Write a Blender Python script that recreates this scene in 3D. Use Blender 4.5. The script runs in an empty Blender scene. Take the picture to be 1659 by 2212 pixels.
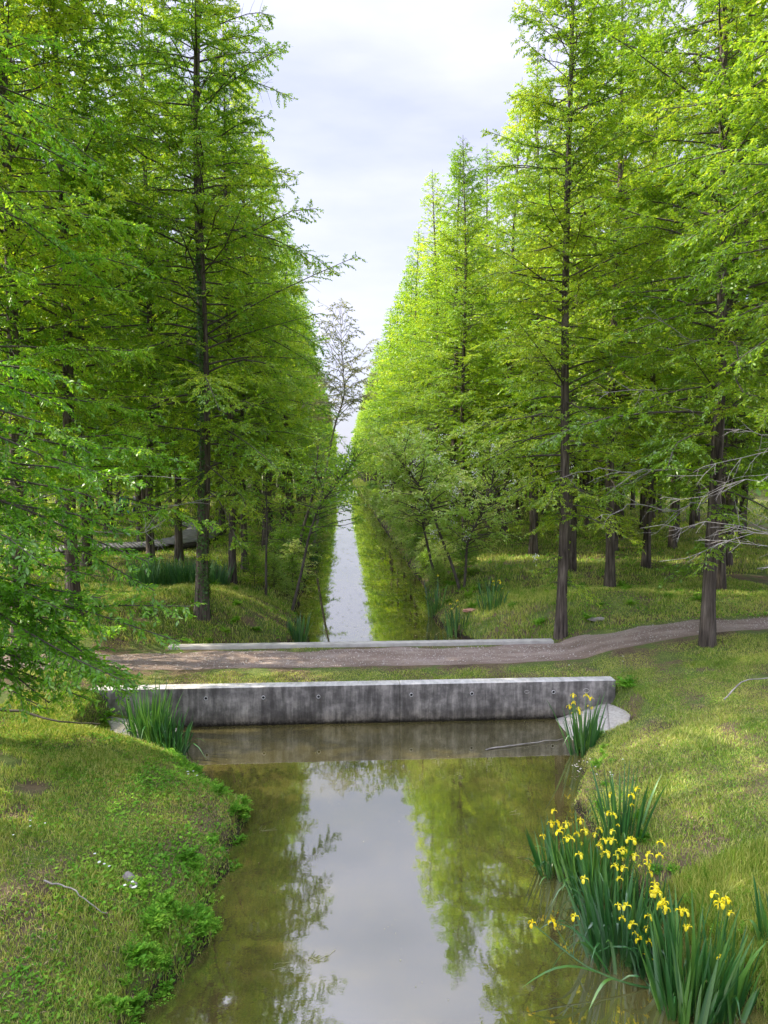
import bpy, math, random
import numpy as np
from mathutils import Vector, Matrix
R = math.radians
rs = np.random.RandomState(7)
random.seed(7)

# ------------------------------------------------------------------ camera, world, sun, exposure
scene = bpy.context.scene
CAM_H = 4.5
cam_d = bpy.data.cameras.new("camera"); cam = bpy.data.objects.new("camera", cam_d)
scene.collection.objects.link(cam); scene.camera = cam
cam_d.sensor_fit = 'VERTICAL'; cam_d.sensor_height = 36.0
cam_d.lens = 1500.0 / 2212.0 * 36.0
cam_d.clip_start = 0.05; cam_d.clip_end = 3000
cam.location = (0, 0, CAM_H)
cam.rotation_euler = (R(90 - 3.85), 0, R(-3.47))

SUN_AZ = math.atan2(-0.97, 0.16)          # from +Y towards +X
SUN_EL = R(38)
sun_dir = Vector((math.sin(SUN_AZ) * math.cos(SUN_EL), math.cos(SUN_AZ) * math.cos(SUN_EL), math.sin(SUN_EL)))
sl = bpy.data.lights.new("sun", 'SUN'); sl.energy = 5.0; sl.angle = R(0.6); sl.color = (1.0, 0.90, 0.72)
so = bpy.data.objects.new("sun", sl); scene.collection.objects.link(so)
so.rotation_euler = (-sun_dir).to_track_quat('-Z', 'Y').to_euler()
so.location = (-60, 10, 45)

w = bpy.data.worlds.new("World"); scene.world = w; w.use_nodes = True
nt = w.node_tree; nt.nodes.clear()
def N(t, ty, **k):
    n = t.nodes.new(ty)
    for a, b in k.items():
        setattr(n, a, b)
    return n
out = N(nt, 'ShaderNodeOutputWorld'); bg = N(nt, 'ShaderNodeBackground')
sky = N(nt, 'ShaderNodeTexSky', sky_type='NISHITA', sun_disc=False, sun_elevation=SUN_EL, sun_rotation=SUN_AZ)
sky.air_density = 1.2; sky.dust_density = 2.0; sky.ozone_density = 1.5
tc = N(nt, 'ShaderNodeTexCoord'); mp = N(nt, 'ShaderNodeMapping'); mp.inputs['Scale'].default_value = (1.0, 1.0, 3.6)
no = N(nt, 'ShaderNodeTexNoise'); no.inputs['Scale'].default_value = 2.2; no.inputs['Detail'].default_value = 7; no.inputs['Roughness'].default_value = 0.5
cr = N(nt, 'ShaderNodeValToRGB'); cr.color_ramp.elements[0].position = 0.36; cr.color_ramp.elements[1].position = 0.66
cr.color_ramp.elements[0].color = (0.55, 0.55, 0.55, 1); cr.color_ramp.elements[1].color = (0.97, 0.97, 0.97, 1)
mx = N(nt, 'ShaderNodeMix', data_type='RGBA')
# thin overcast; its unseen sunward and overhead part is brightened to lift the shade
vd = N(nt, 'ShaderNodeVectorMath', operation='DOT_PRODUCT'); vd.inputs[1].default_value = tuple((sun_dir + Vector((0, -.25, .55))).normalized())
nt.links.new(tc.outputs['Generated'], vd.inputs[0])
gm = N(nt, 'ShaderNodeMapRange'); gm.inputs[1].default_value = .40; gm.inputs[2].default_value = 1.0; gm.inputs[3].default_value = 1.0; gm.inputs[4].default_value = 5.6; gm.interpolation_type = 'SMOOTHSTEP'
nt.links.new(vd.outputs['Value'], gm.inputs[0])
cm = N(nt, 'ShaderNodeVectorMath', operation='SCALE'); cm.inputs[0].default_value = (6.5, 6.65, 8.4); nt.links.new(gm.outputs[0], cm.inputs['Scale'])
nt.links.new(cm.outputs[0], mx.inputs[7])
nt.links.new(tc.outputs['Generated'], mp.inputs['Vector']); nt.links.new(mp.outputs[0], no.inputs['Vector'])
nt.links.new(no.outputs['Fac'], cr.inputs[0]); nt.links.new(cr.outputs[0], mx.inputs[0])
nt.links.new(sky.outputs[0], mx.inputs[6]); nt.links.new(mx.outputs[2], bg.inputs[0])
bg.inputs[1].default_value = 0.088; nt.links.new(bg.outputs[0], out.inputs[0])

scene.view_settings.view_transform = 'Standard'; scene.view_settings.look = 'None'
scene.view_settings.exposure = 0.9; scene.view_settings.gamma = 1
cy = scene.cycles
cy.max_bounces = 10; cy.diffuse_bounces = 6; cy.glossy_bounces = 3; cy.transmission_bounces = 4; cy.transparent_max_bounces = 4
cy.caustics_reflective = False; cy.caustics_refractive = False
cy.use_adaptive_sampling = True; cy.adaptive_threshold = 0.015
cy.use_denoising = True

# ------------------------------------------------------------------ helpers
C = scene.collection
def mesh_np(name, v, f, mat=None, parent=None, smooth=False, loc=None):
    """v (n,3); f (m,k) all quads or all tris, or list of such arrays"""
    fs = f if isinstance(f, list) else [f]
    me = bpy.data.meshes.new(name)
    v = np.asarray(v, np.float32)
    me.vertices.add(len(v)); me.vertices.foreach_set("co", v.ravel())
    loops = np.concatenate([a.ravel() for a in fs]).astype(np.int32)
    sizes = np.concatenate([np.full(len(a), a.shape[1]) for a in fs]).astype(np.int32)
    starts = np.concatenate([[0], np.cumsum(sizes)[:-1]]).astype(np.int32)
    me.loops.add(len(loops)); me.loops.foreach_set("vertex_index", loops)
    me.polygons.add(len(sizes)); me.polygons.foreach_set("loop_start", starts)
    try: me.polygons.foreach_set("loop_total", sizes)
    except Exception: pass
    if smooth: me.polygons.foreach_set("use_smooth", np.ones(len(sizes), bool))
    me.update(calc_edges=True)
    if mat: me.materials.append(mat)
    o = bpy.data.objects.new(name, me); C.objects.link(o)
    if parent: o.parent = parent
    if loc is not None: o.location = loc
    return o
def tag(o, label=None, cat=None, group=None, kind=None):
    if label: o["label"] = label
    if cat: o["category"] = cat
    if group: o["group"] = group
    if kind: o["kind"] = kind
    return o
def empty(name, loc=(0, 0, 0), rz=0.0):
    o = bpy.data.objects.new(name, None); C.objects.link(o); o.empty_display_size = 0.2
    o.location = loc; o.rotation_euler = (0, 0, rz); return o
def copy_tree(o, parent=None):
    c = o.copy(); C.objects.link(c); c.parent = parent
    for ch in list(o.children): copy_tree(ch, c)
    return c
class Geo:
    def __init__(s): s.v = []; s.f3 = []; s.f4 = []; s.n = 0
    def add(s, v, f):
        v = np.asarray(v, float).reshape(-1, 3); f = np.asarray(f, int)
        (s.f3 if f.shape[1] == 3 else s.f4).append(f + s.n); s.v.append(v); s.n += len(v)
    def build(s, name, mat, parent=None, smooth=False, loc=None):
        fs = []
        if s.f4: fs.append(np.concatenate(s.f4))
        if s.f3: fs.append(np.concatenate(s.f3))
        return mesh_np(name, np.concatenate(s.v), fs, mat, parent, smooth, loc)
    def box(s, x0, x1, y0, y1, z0, z1):
        v = [(x, y, z) for x in (x0, x1) for y in (y0, y1) for z in (z0, z1)]
        s.add(v, [(0, 1, 3, 2), (4, 6, 7, 5), (0, 4, 5, 1), (2, 3, 7, 6), (0, 2, 6, 4), (1, 5, 7, 3)])
def unit(a): return a / (np.linalg.norm(a, axis=-1, keepdims=True) + 1e-9)
def tubes(P, rad, S):
    """P (N,K,3) rad (N,K) -> verts, quads"""
    P = np.asarray(P, float); rad = np.asarray(rad, float)
    Nn, K, _ = P.shape
    T = unit(np.gradient(P, axis=1))
    main = unit(P[:, -1] - P[:, 0])
    ref = np.where(np.abs(main[:, 2:3]) > 0.8, np.array([[1.0, 0, 0]]), np.array([[0, 0, 1.0]]))[:, None, :]
    n1 = unit(np.cross(T, np.broadcast_to(ref, T.shape))); n2 = np.cross(T, n1)
    a = np.arange(S) * 2 * np.pi / S
    V = P[:, :, None, :] + rad[:, :, None, None] * (n1[:, :, None, :] * np.cos(a)[None, None, :, None] + n2[:, :, None, :] * np.sin(a)[None, None, :, None])
    i = np.arange(Nn)[:, None, None] * K * S; k = np.arange(K - 1)[None, :, None] * S; j = np.arange(S)[None, None, :]
    j2 = (j + 1) % S
    F = np.stack([i + k + j, i + k + j2, i + k + S + j2, i + k + S + j], -1).reshape(-1, 4)
    return V.reshape(-1, 3), F
def leaf_quads(b, d, nrm, L, W):
    side = unit(np.cross(d, nrm)); L = np.asarray(L).reshape(-1, 1); W = np.asarray(W).reshape(-1, 1)
    mid = b + d * L * 0.55
    v = np.stack([b, mid + side * W * .5, b + d * L - np.array([0, 0, 1.]) * L * .12, mid - side * W * .5], 1).reshape(-1, 3)
    f = np.arange(len(b) * 4).reshape(-1, 4)
    return v, f
def vnoise(x, y, sc, seed=0):
    r = np.random.RandomState(seed); o = 0
    for k in range(5):
        a, b, c = r.uniform(-1, 1), r.uniform(-1, 1), r.uniform(0, 6.28)
        q = r.uniform(.7, 1.6)
        o = o + np.sin((x * a + y * b) * sc * q * 2 + c + 1.3 * np.sin((x * b - y * a) * sc * q + c * 2))
    return o / 5

# ------------------------------------------------------------------ materials
def new_mat(name):
    m = bpy.data.materials.new(name); m.use_nodes = True; m.node_tree.nodes.clear(); return m
def ramp(t, stops):
    n = N(t, 'ShaderNodeValToRGB'); e = n.color_ramp.elements
    while len(e) < len(stops): e.new(0.5)
    for el, (p, c) in zip(e, stops): el.position = p; el.color = (*c, 1)
    return n
def noise_mat(name, stops, scale=5, stretch=(1, 1, 1), rough=.85, bump=.3, bscale=None, spec=.3, detail=6, coord='Object', bdist=.02):
    m = new_mat(name); t = m.node_tree; L = t.links.new
    o = N(t, 'ShaderNodeOutputMaterial'); p = N(t, 'ShaderNodeBsdfPrincipled')
    tc = N(t, 'ShaderNodeTexCoord'); mp = N(t, 'ShaderNodeMapping'); mp.inputs['Scale'].default_value = stretch
    n = N(t, 'ShaderNodeTexNoise'); n.inputs['Scale'].default_value = scale; n.inputs['Detail'].default_value = detail; n.inputs['Roughness'].default_value = .62
    r = ramp(t, stops)
    L(tc.outputs[coord], mp.inputs[0]); L(mp.outputs[0], n.inputs['Vector']); L(n.outputs['Fac'], r.inputs[0]); L(r.outputs[0], p.inputs['Base Color'])
    p.inputs['Roughness'].default_value = rough; p.inputs['Specular IOR Level'].default_value = spec
    if bump:
        b = N(t, 'ShaderNodeBump'); b.inputs['Strength'].default_value = bump; b.inputs['Distance'].default_value = bdist
        n2 = N(t, 'ShaderNodeTexNoise'); n2.inputs['Scale'].default_value = bscale or scale * 3; n2.inputs['Detail'].default_value = 5
        L(mp.outputs[0], n2.inputs['Vector']); L(n2.outputs['Fac'], b.inputs['Height']); L(b.outputs[0], p.inputs['Normal'])
    L(p.outputs[0], o.inputs[0]); return m
def leaf_mat(name, dark, mid, bright, trans=.5, scale=.5, gloss=.05, tboost=(1.25, 1.15, .8), isl=.35, rough=.4):
    """thin leaf: diffuse + translucent + a little gloss; hue varies by place, by leaf and by plant"""
    m = new_mat(name); t = m.node_tree; L = t.links.new
    o = N(t, 'ShaderNodeOutputMaterial')
    geo = N(t, 'ShaderNodeNewGeometry'); oi = N(t, 'ShaderNodeObjectInfo')
    n = N(t, 'ShaderNodeTexNoise'); n.inputs['Scale'].default_value = scale; n.inputs['Detail'].default_value = 3
    L(geo.outputs['Position'], n.inputs['Vector'])
    a = N(t, 'ShaderNodeMath', operation='MULTIPLY_ADD'); a.inputs[1].default_value = isl; L(geo.outputs['Random Per Island'], a.inputs[0]); L(n.outputs['Fac'], a.inputs[2])
    b = N(t, 'ShaderNodeMath', operation='MULTIPLY_ADD'); b.inputs[1].default_value = .22; L(oi.outputs['Random'], b.inputs[0]); L(a.outputs[0], b.inputs[2])
    r = ramp(t, [(.42, dark), (.78, mid), (1.08 if False else 1.0, bright)]); L(b.outputs[0], r.inputs[0])
    d = N(t, 'ShaderNodeBsdfDiffuse'); L(r.outputs[0], d.inputs[0])
    tm = N(t, 'ShaderNodeMix', data_type='RGBA', blend_type='MULTIPLY'); tm.inputs[0].default_value = 1; tm.inputs[7].default_value = (*tboost, 1); L(r.outputs[0], tm.inputs[6])
    tr = N(t, 'ShaderNodeBsdfTranslucent'); L(tm.outputs[2], tr.inputs[0])
    ms = N(t, 'ShaderNodeMixShader'); ms.inputs[0].default_value = trans; L(d.outputs[0], ms.inputs[1]); L(tr.outputs[0], ms.inputs[2])
    g = N(t, 'ShaderNodeBsdfGlossy'); g.inputs['Roughness'].default_value = rough; g.inputs['Color'].default_value = (.9, .95, .9, 1)
    m2 = N(t, 'ShaderNodeMixShader'); m2.inputs[0].default_value = gloss; L(ms.outputs[0], m2.inputs[1]); L(g.outputs[0], m2.inputs[2])
    L(m2.outputs[0], o.inputs[0]); return m

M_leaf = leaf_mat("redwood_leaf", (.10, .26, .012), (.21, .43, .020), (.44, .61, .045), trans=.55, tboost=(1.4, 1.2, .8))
M_leaf_sunlit = leaf_mat("sunny_redwood_leaf", (.105, .25, .012), (.235, .425, .020), (.47, .62, .045), trans=.55, tboost=(1.4, 1.2, .8))  # redwood leaf with a sunlit yellow tint put into its colour
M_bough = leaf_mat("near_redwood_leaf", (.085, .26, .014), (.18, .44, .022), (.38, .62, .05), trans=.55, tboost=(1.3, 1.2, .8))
M_robinia = leaf_mat("robinia_leaf", (.20, .38, .04), (.38, .56, .09), (.66, .72, .25), trans=.55, scale=.9)
M_sparse = leaf_mat("sparse_leaf", (.20, .24, .10), (.32, .34, .16), (.42, .42, .25), trans=.4)
M_ivy = leaf_mat("ivy_leaf", (.02, .06, .008), (.04, .11, .012), (.09, .2, .03), trans=.2)
M_iris = leaf_mat("iris_leaf", (.016, .085, .02), (.035, .15, .025), (.12, .28, .04), trans=.3, scale=1.5, gloss=.08)
M_weed = leaf_mat("weed_leaf", (.06, .20, .012), (.13, .34, .02), (.30, .52, .05), trans=.35, scale=1.4, gloss=.015, rough=.6)
M_grass = leaf_mat("grass_blade", (.10, .21, .016), (.22, .355, .034), (.54, .55, .15), trans=.35, scale=.75, gloss=.03, isl=.45)
for _n in M_grass.node_tree.nodes:
    if _n.type == 'TEX_NOISE': _n.inputs['Detail'].default_value = 8; _n.inputs['Roughness'].default_value = .7
M_bark = noise_mat("redwood_bark", [(.34, (.025, .019, .016)), (.48, (.085, .068, .055)), (.60, (.15, .122, .10)), (.72, (.27, .225, .185))], scale=13, stretch=(1, 1, .10), rough=.95, bump=1, bscale=20, bdist=.06, detail=10)
M_twig = noise_mat("twig_bark", [(.3, (.05, .04, .035)), (.7, (.14, .12, .10))], scale=6, rough=.9, bump=0)
M_dead = noise_mat("dead_wood", [(.3, (.17, .155, .14)), (.7, (.40, .37, .34))], scale=8, rough=.8, bump=0)
M_petal = leaf_mat("yellow_petal", (.9, .66, .008), (.97, .78, .012), (1, .88, .05), trans=.35, gloss=.03, tboost=(1, 1, 1))
M_white = leaf_mat("white_petal", (.75, .75, .72), (.85, .85, .82), (.9, .9, .9), trans=.3, tboost=(1, 1, 1))
M_violet = leaf_mat("violet_petal", (.25, .22, .6), (.4, .38, .8), (.5, .5, .85), trans=.3, tboost=(1, 1, 1))

# ------------------------------------------------------------------ terrain shape
PLy = [-40, 0, 5.0, 5.5, 5.94, 6.4, 7, 7.6, 8.3, 8.7, 9.3, 9.85, 10.55, 11.2, 11.94]
PLx = [-2.2, -2.1, -1.78, -1.66, -1.5, -1.38, -1.33, -1.26, -1.26, -1.34, -1.7, -2.05, -2.62, -2.95, -2.84]
PRx = [4.2, 4.0, 3.5, 3.38, 3.25, 3.12, 3.04, 3.0, 3.05, 3.12, 3.33, 3.55, 3.68, 3.8, 3.96]
FLy = [15, 16.5, 17.5, 18.5, 20, 22.8, 28.7, 34, 60, 700]
FLx = [-2.7, -1.9, -1.25, -1.2, -1.4, -1.5, -1.4, -1.3, -1.25, -1.3]
FRy = [15, 16.5, 17.5, 18.5, 19.8, 23, 26, 30, 60, 700]
FRx = [3.9, 3.5, 3.2, 2.9, 2.62, 2.9, 3.05, 3.0, 2.95, 3.0]
def shore(x, y):
    wob = .07 * np.sin(y * 2.3) + .05 * np.sin(y * 5.1 + 1) + .03 * np.sin(y * 11.)
    xl = np.where(y < 13.5, np.interp(y, PLy, PLx), np.interp(y, FLy, FLx)) + wob
    xr = np.where(y < 13.5, np.interp(y, PLy, PRx), np.interp(y, FRy, FRx)) + .8 * np.roll(wob, 0) * np.cos(y)
    return np.maximum(xl - x, x - xr)
def height(x, y):
    x = np.asarray(x, float); y = np.asarray(y, float)
    s = shore(x, y)
    bank = .13 * np.clip(s / .1, 0, 1) + .93 * (1 - np.exp(-np.maximum(s, 0) / 1.5))
    bank = bank + np.clip(s / 2, 0, 1) * (.05 * vnoise(x, y, .9, 3) + .10 * vnoise(x, y, .22, 4))
    # mound and shallow ditch beyond the path on the right, mound on the left
    bank = bank + .30 * np.exp(-((x - 6.0) / 2.6) ** 2 - ((y - 17.2) / 1.1) ** 2) - .28 * np.exp(-((x - 7.5) / 3.6) ** 2 - ((y - 20.2) / .7) ** 2) * np.clip(s, 0, 1)
    bank = bank + .22 * np.exp(-((x + 3.6) / 2.2) ** 2 - ((y - 18.4) / 2.0) ** 2) * np.clip(s, 0, 1)
    far = np.clip((y - 30) / 40, 0, 1); bank = bank + far * np.clip(s / 6, 0, 1) * .5
    bed = -.02 + .9 * np.maximum(s, -.8)
    z = np.where(s > 0, bank, bed)
    deck = (y > 12.0) & (y < 14.94)
    dz = .56 + .012 * vnoise(x, y, 1.5, 8)
    sd = np.maximum(-2.84 - x, x - 3.96)
    dk = np.maximum(dz, .13 + .93 * (1 - np.exp(-np.maximum(sd, 0) / 1.5)) + np.clip(sd / 2, 0, 1) * (.05 * vnoise(x, y, .9, 3) + .10 * vnoise(x, y, .22, 4)))
    z = np.where(deck, dk, z)
    cw = np.exp(-((y - np.interp(x, [-30, -12, -6.5, -2], [13.0, 13.6, 13.85, 14.0])) / 1.15) ** 4) * np.clip((-2.9 - x) / .6, 0, 1) * (y > 12.0) * (y < 15.6)
    z = z * (1 - cw) + .58 * cw
    for sg, xa, xb, x0 in ((1, 3.6, 4.78, 3.7), (-1, -3.95, -2.55, -2.7)):   # beds of the two sloping slabs
        do = np.maximum(np.maximum(xa - x, x - xb), 0) + np.maximum(10.55 - y, 0)
        z = np.where((y < 12.0) & (np.abs(x) > 2.5), np.minimum(z, -.09 + .3 * sg * (x - x0) + 1.6 * do), z)
    return z
def H1(x, y): return float(height(np.array([x]), np.array([y]))[0])
PXs = [-30, -12, -6.5, -2, .8, 3.3, 5.5, 7.5, 10, 16, 30]
PYc = [13.0, 13.6, 13.85, 14.0, 14.02, 14.08, 14.35, 14.3, 14.55, 15.6, 18.5]
PWd = [1.1, 1.1, 1.1, 1.15, 1.15, 1.25, 1.2, .95, .85, .9, .9]
def path_d(x, y):
    """signed distance outside the path edge"""
    e = .09 * np.sin(x * 1.9) + .05 * np.sin(x * 4.7 + 2)
    return np.abs(y - np.interp(x, PXs, PYc) - e * .6) - np.interp(x, PXs, PWd) * .5 - e * .5

# ground
def spread(lo, hi, step, far, g=1.18):
    a = list(np.arange(lo, hi + 1e-6, step)); d = step; p = hi
    while p < far[1]: d = min(d * g, 40); p += d; a.append(p)
    d = step; p = lo; b = []
    while p > far[0]: d = min(d * g, 40); p -= d; b.append(p)
    return np.array(b[::-1] + a)
xs = spread(-6, 9, .09, (-450, 450)); ys = spread(4, 22, .09, (-60, 900), 1.06)
for c, off in ((12.0, .05), (14.94, .03)):
    ys = ys[(ys < c - off) | (ys > c + off)]; ys = np.sort(np.append(ys, [c - off, c + off]))
X, Y = np.meshgrid(xs, ys); Z = height(X, Y)
nx, ny = len(xs), len(ys)
idx = np.arange(nx * ny).reshape(ny, nx)
F = np.stack([idx[:-1, :-1], idx[:-1, 1:], idx[1:, 1:], idx[1:, :-1]], -1).reshape(-1, 4)
M_ground = noise_mat("ground_soil_and_moss", [(.34, (.075, .050, .036)), (.46, (.13, .10, .055)), (.54, (.085, .12, .028)), (.72, (.16, .20, .05))], scale=1.3, rough=1, bump=.8, bscale=30, detail=9, bdist=.03)
t = M_ground.node_tree; L = t.links.new; pb = [n for n in t.nodes if n.type == 'BSDF_PRINCIPLED'][0]; src = pb.inputs['Base Color'].links[0].from_socket
tcg = N(t, 'ShaderNodeTexCoord'); sg_ = N(t, 'ShaderNodeSeparateXYZ'); L(tcg.outputs['Object'], sg_.inputs[0]); ng = N(t, 'ShaderNodeTexNoise'); ng.inputs['Scale'].default_value = 7; L(tcg.outputs['Object'], ng.inputs[0])
zg = N(t, 'ShaderNodeMath', operation='MULTIPLY_ADD'); zg.inputs[1].default_value = -.16; L(ng.outputs['Fac'], zg.inputs[0]); L(sg_.outputs['Z'], zg.inputs[2])
gr_ = N(t, 'ShaderNodeMapRange'); gr_.inputs[1].default_value = .0; gr_.inputs[2].default_value = .09; L(zg.outputs[0], gr_.inputs[0])
mg = N(t, 'ShaderNodeMix', data_type='RGBA'); mg.inputs[6].default_value = (.030, .022, .014, 1); L(gr_.outputs[0], mg.inputs[0]); L(src, mg.inputs[7]); L(mg.outputs[2], pb.inputs['Base Color'])
tag(mesh_np("ground", np.stack([X, Y, Z], -1).reshape(-1, 3), F, M_ground, smooth=True), "grassy canal banks and wood floor of brown soil", "ground", kind="structure")

# path
px = np.arange(-30, 30, .15); k = np.linspace(-1, 1, 13)
pe = .09 * np.sin(px * 1.9) + .05 * np.sin(px * 4.7 + 2)
PX = np.repeat(px[:, None], 13, 1)
half = np.interp(px, PXs, PWd) * .5 + pe * .5 + .05
PY = (np.interp(px, PXs, PYc) + pe * .6)[:, None] + k[None] * half[:, None]
PZ = height(PX, PY) + .02 - .016 * np.abs(k[None]) ** 4 + .006 * vnoise(PX, PY, 3, 5)
ii = np.arange(PX.size).reshape(PX.shape)
PF = np.stack([ii[:-1, :-1], ii[1:, :-1], ii[1:, 1:], ii[:-1, 1:]], -1).reshape(-1, 4)
M_path = noise_mat("gravel_path", [(.30, (.17, .125, .10)), (.46, (.235, .175, .145)), (.56, (.29, .225, .19)), (.72, (.38, .31, .27))], scale=1.8, stretch=(.5, 1.4, 1), rough=1, bump=1, bscale=45, detail=15, bdist=.03)
tag(mesh_np("path", np.stack([PX, PY, PZ], -1).reshape(-1, 3), PF, M_path, smooth=True), "pinkish brown gravel path crossing between the two low concrete walls", "path", kind="structure")

# water
M_water = new_mat("canal_water"); t = M_water.node_tree; L = t.links.new
o = N(t, 'ShaderNodeOutputMaterial'); tc = N(t, 'ShaderNodeTexCoord'); mp = N(t, 'ShaderNodeMapping')
L(tc.outputs['Object'], mp.inputs[0])
n1 = N(t, 'ShaderNodeTexNoise'); n1.inputs['Scale'].default_value = .55; n1.inputs['Detail'].default_value = 6; L(mp.outputs[0], n1.inputs['Vector'])
r1 = ramp(t, [(.3, (.054, .048, .016)), (.5, (.080, .069, .022)), (.68, (.13, .108, .033))]); L(n1.outputs['Fac'], r1.inputs[0])
df = N(t, 'ShaderNodeBsdfDiffuse'); L(r1.outputs[0], df.inputs[0])
sep = N(t, 'ShaderNodeSeparateXYZ'); L(tc.outputs['Object'], sep.inputs[0])
mr = N(t, 'ShaderNodeMapRange'); mr.inputs[1].default_value = 13; mr.inputs[2].default_value = 24; mr.inputs[3].default_value = .012; mr.inputs[4].default_value = .003; L(sep.outputs['Y'], mr.inputs[0])
mp2 = N(t, 'ShaderNodeMapping'); mp2.inputs['Scale'].default_value = (1, 1.6, 1); L(tc.outputs['Object'], mp2.inputs[0])
n2 = N(t, 'ShaderNodeTexNoise'); n2.inputs['Scale'].default_value = 3.2; n2.inputs['Detail'].default_value = 5; n2.inputs['Roughness'].default_value = .55; L(mp2.outputs[0], n2.inputs['Vector'])
bp = N(t, 'ShaderNodeBump'); bp.inputs['Distance'].default_value = .05; L(mr.outputs[0], bp.inputs['Strength']); L(n2.outputs['Fac'], bp.inputs['Height'])
gl = N(t, 'ShaderNodeBsdfGlossy'); gl.inputs['Roughness'].default_value = .015; gl.inputs['Color'].default_value = (.87, .87, .82, 1); L(bp.outputs[0], gl.inputs['Normal'])
fr = N(t, 'ShaderNodeFresnel'); fr.inputs['IOR'].default_value = 1.33; L(bp.outputs[0], fr.inputs['Normal'])
ma = N(t, 'ShaderNodeMath', operation='MULTIPLY_ADD'); ma.inputs[1].default_value = .65; ma.inputs[2].default_value = .40; ma.use_clamp = True; L(fr.outputs[0], ma.inputs[0])
ms = N(t, 'ShaderNodeMixShader'); L(ma.outputs[0], ms.inputs[0]); L(df.outputs[0], ms.inputs[1]); L(gl.outputs[0], ms.inputs[2]); L(ms.outputs[0], o.inputs[0])
g = Geo(); g.add([(-6, -30, 0), (8, -30, 0), (8, 11.99, 0), (-6, 11.99, 0)], [(0, 1, 2, 3)]); g.add([(-6, 14.95, 0), (8, 14.95, 0), (8, 800, 0), (-6, 800, 0)], [(0, 1, 2, 3)])
tag(g.build("water", M_water), "still olive brown canal water reflecting trees and sky", "water", kind="structure")

# ------------------------------------------------------------------ concrete
def concrete(name, dark=True):
    m = new_mat(name); t = m.node_tree; L = t.links.new
    o = N(t, 'ShaderNodeOutputMaterial'); p = N(t, 'ShaderNodeBsdfPrincipled'); p.inputs['Roughness'].default_value = .9; p.inputs['Specular IOR Level'].default_value = .2
    tc = N(t, 'ShaderNodeTexCoord')
    def nz(sc, st, det=8):
        mp = N(t, 'ShaderNodeMapping'); mp.inputs['Scale'].default_value = st; L(tc.outputs['Object'], mp.inputs[0])
        n = N(t, 'ShaderNodeTexNoise'); n.inputs['Scale'].default_value = sc; n.inputs['Detail'].default_value = det; n.inputs['Roughness'].default_value = .65
        L(mp.outputs[0], n.inputs['Vector']); return n
    base = nz(1.3, (1, 1, 1)); streak = nz(4.0, (2.4, 1, .30), 12); blot = nz(3.2, (1, 1, 1.2), 10); fine = nz(22, (1, 1, 1))
    r0 = ramp(t, [(.3, (.30, .28, .25)), (.7, (.52, .49, .445))]); L(base.outputs['Fac'], r0.inputs[0])
    if dark:
        r1 = ramp(t, [(.40, (.13, .125, .12)), (.475, (.28, .275, .27)), (.53, (.50, .49, .475)), (.62, (.95, .93, .90))]); sm = N(t, 'ShaderNodeMath', operation='ADD'); L(streak.outputs['Fac'], sm.inputs[0]); L(blot.outputs['Fac'], sm.inputs[1]); sh_ = N(t, 'ShaderNodeMath', operation='MULTIPLY'); sh_.inputs[1].default_value = .5; L(sm.outputs[0], sh_.inputs[0]); L(sh_.outputs[0], r1.inputs[0])
        mm = N(t, 'ShaderNodeMix', data_type='RGBA', blend_type='MULTIPLY'); mm.inputs[0].default_value = .9; L(r0.outputs[0], mm.inputs[6]); L(r1.outputs[0], mm.inputs[7])
        # tide line: algae and dark wet band just above the water
        sp = N(t, 'ShaderNodeSeparateXYZ'); L(tc.outputs['Object'], sp.inputs[0])
        a2 = N(t, 'ShaderNodeMath', operation='MULTIPLY_ADD'); a2.inputs[1].default_value = .16; L(fine.outputs['Fac'], a2.inputs[0]); L(sp.outputs['Z'], a2.inputs[2])
        rr = ramp(t, [(.10, (.10, .09, .06)), (.17, (.75, .72, .66)), (.34, (1, 1, 1)), (.66, (.95, .95, .97))]); L(a2.outputs[0], rr.inputs[0])
        m3 = N(t, 'ShaderNodeMix', data_type='RGBA', blend_type='MULTIPLY'); m3.inputs[0].default_value = 1; L(mm.outputs[2], m3.inputs[6]); L(rr.outputs[0], m3.inputs[7])
        # face stains only, the top stays pale
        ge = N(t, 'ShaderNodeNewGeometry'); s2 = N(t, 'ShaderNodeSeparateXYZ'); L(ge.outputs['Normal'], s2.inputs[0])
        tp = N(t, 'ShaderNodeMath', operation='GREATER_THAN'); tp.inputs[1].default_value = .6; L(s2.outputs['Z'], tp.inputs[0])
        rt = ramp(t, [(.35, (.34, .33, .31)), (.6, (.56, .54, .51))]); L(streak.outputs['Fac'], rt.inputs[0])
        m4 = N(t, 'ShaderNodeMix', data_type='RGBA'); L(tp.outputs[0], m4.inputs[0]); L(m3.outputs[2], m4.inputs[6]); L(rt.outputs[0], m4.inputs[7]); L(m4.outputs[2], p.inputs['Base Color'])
    else:
        r1 = ramp(t, [(.35, (.55, .55, .53)), (.6, (1, 1, 1))]); L(fine.outputs['Fac'], r1.inputs[0])
        mm = N(t, 'ShaderNodeMix', data_type='RGBA', blend_type='MULTIPLY'); mm.inputs[0].default_value = .7; L(r0.outputs[0], mm.inputs[6]); L(r1.outputs[0], mm.inputs[7]); L(mm.outputs[2], p.inputs['Base Color'])
    b = N(t, 'ShaderNodeBump'); b.inputs['Strength'].default_value = .5; b.inputs['Distance'].default_value = .01; L(fine.outputs['Fac'], b.inputs['Height']); L(b.outputs[0], p.inputs['Normal'])
    L(p.outputs[0], o.inputs[0]); return m
M_conc = concrete("stained_concrete"); M_slab = concrete("pale_concrete", False)
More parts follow.
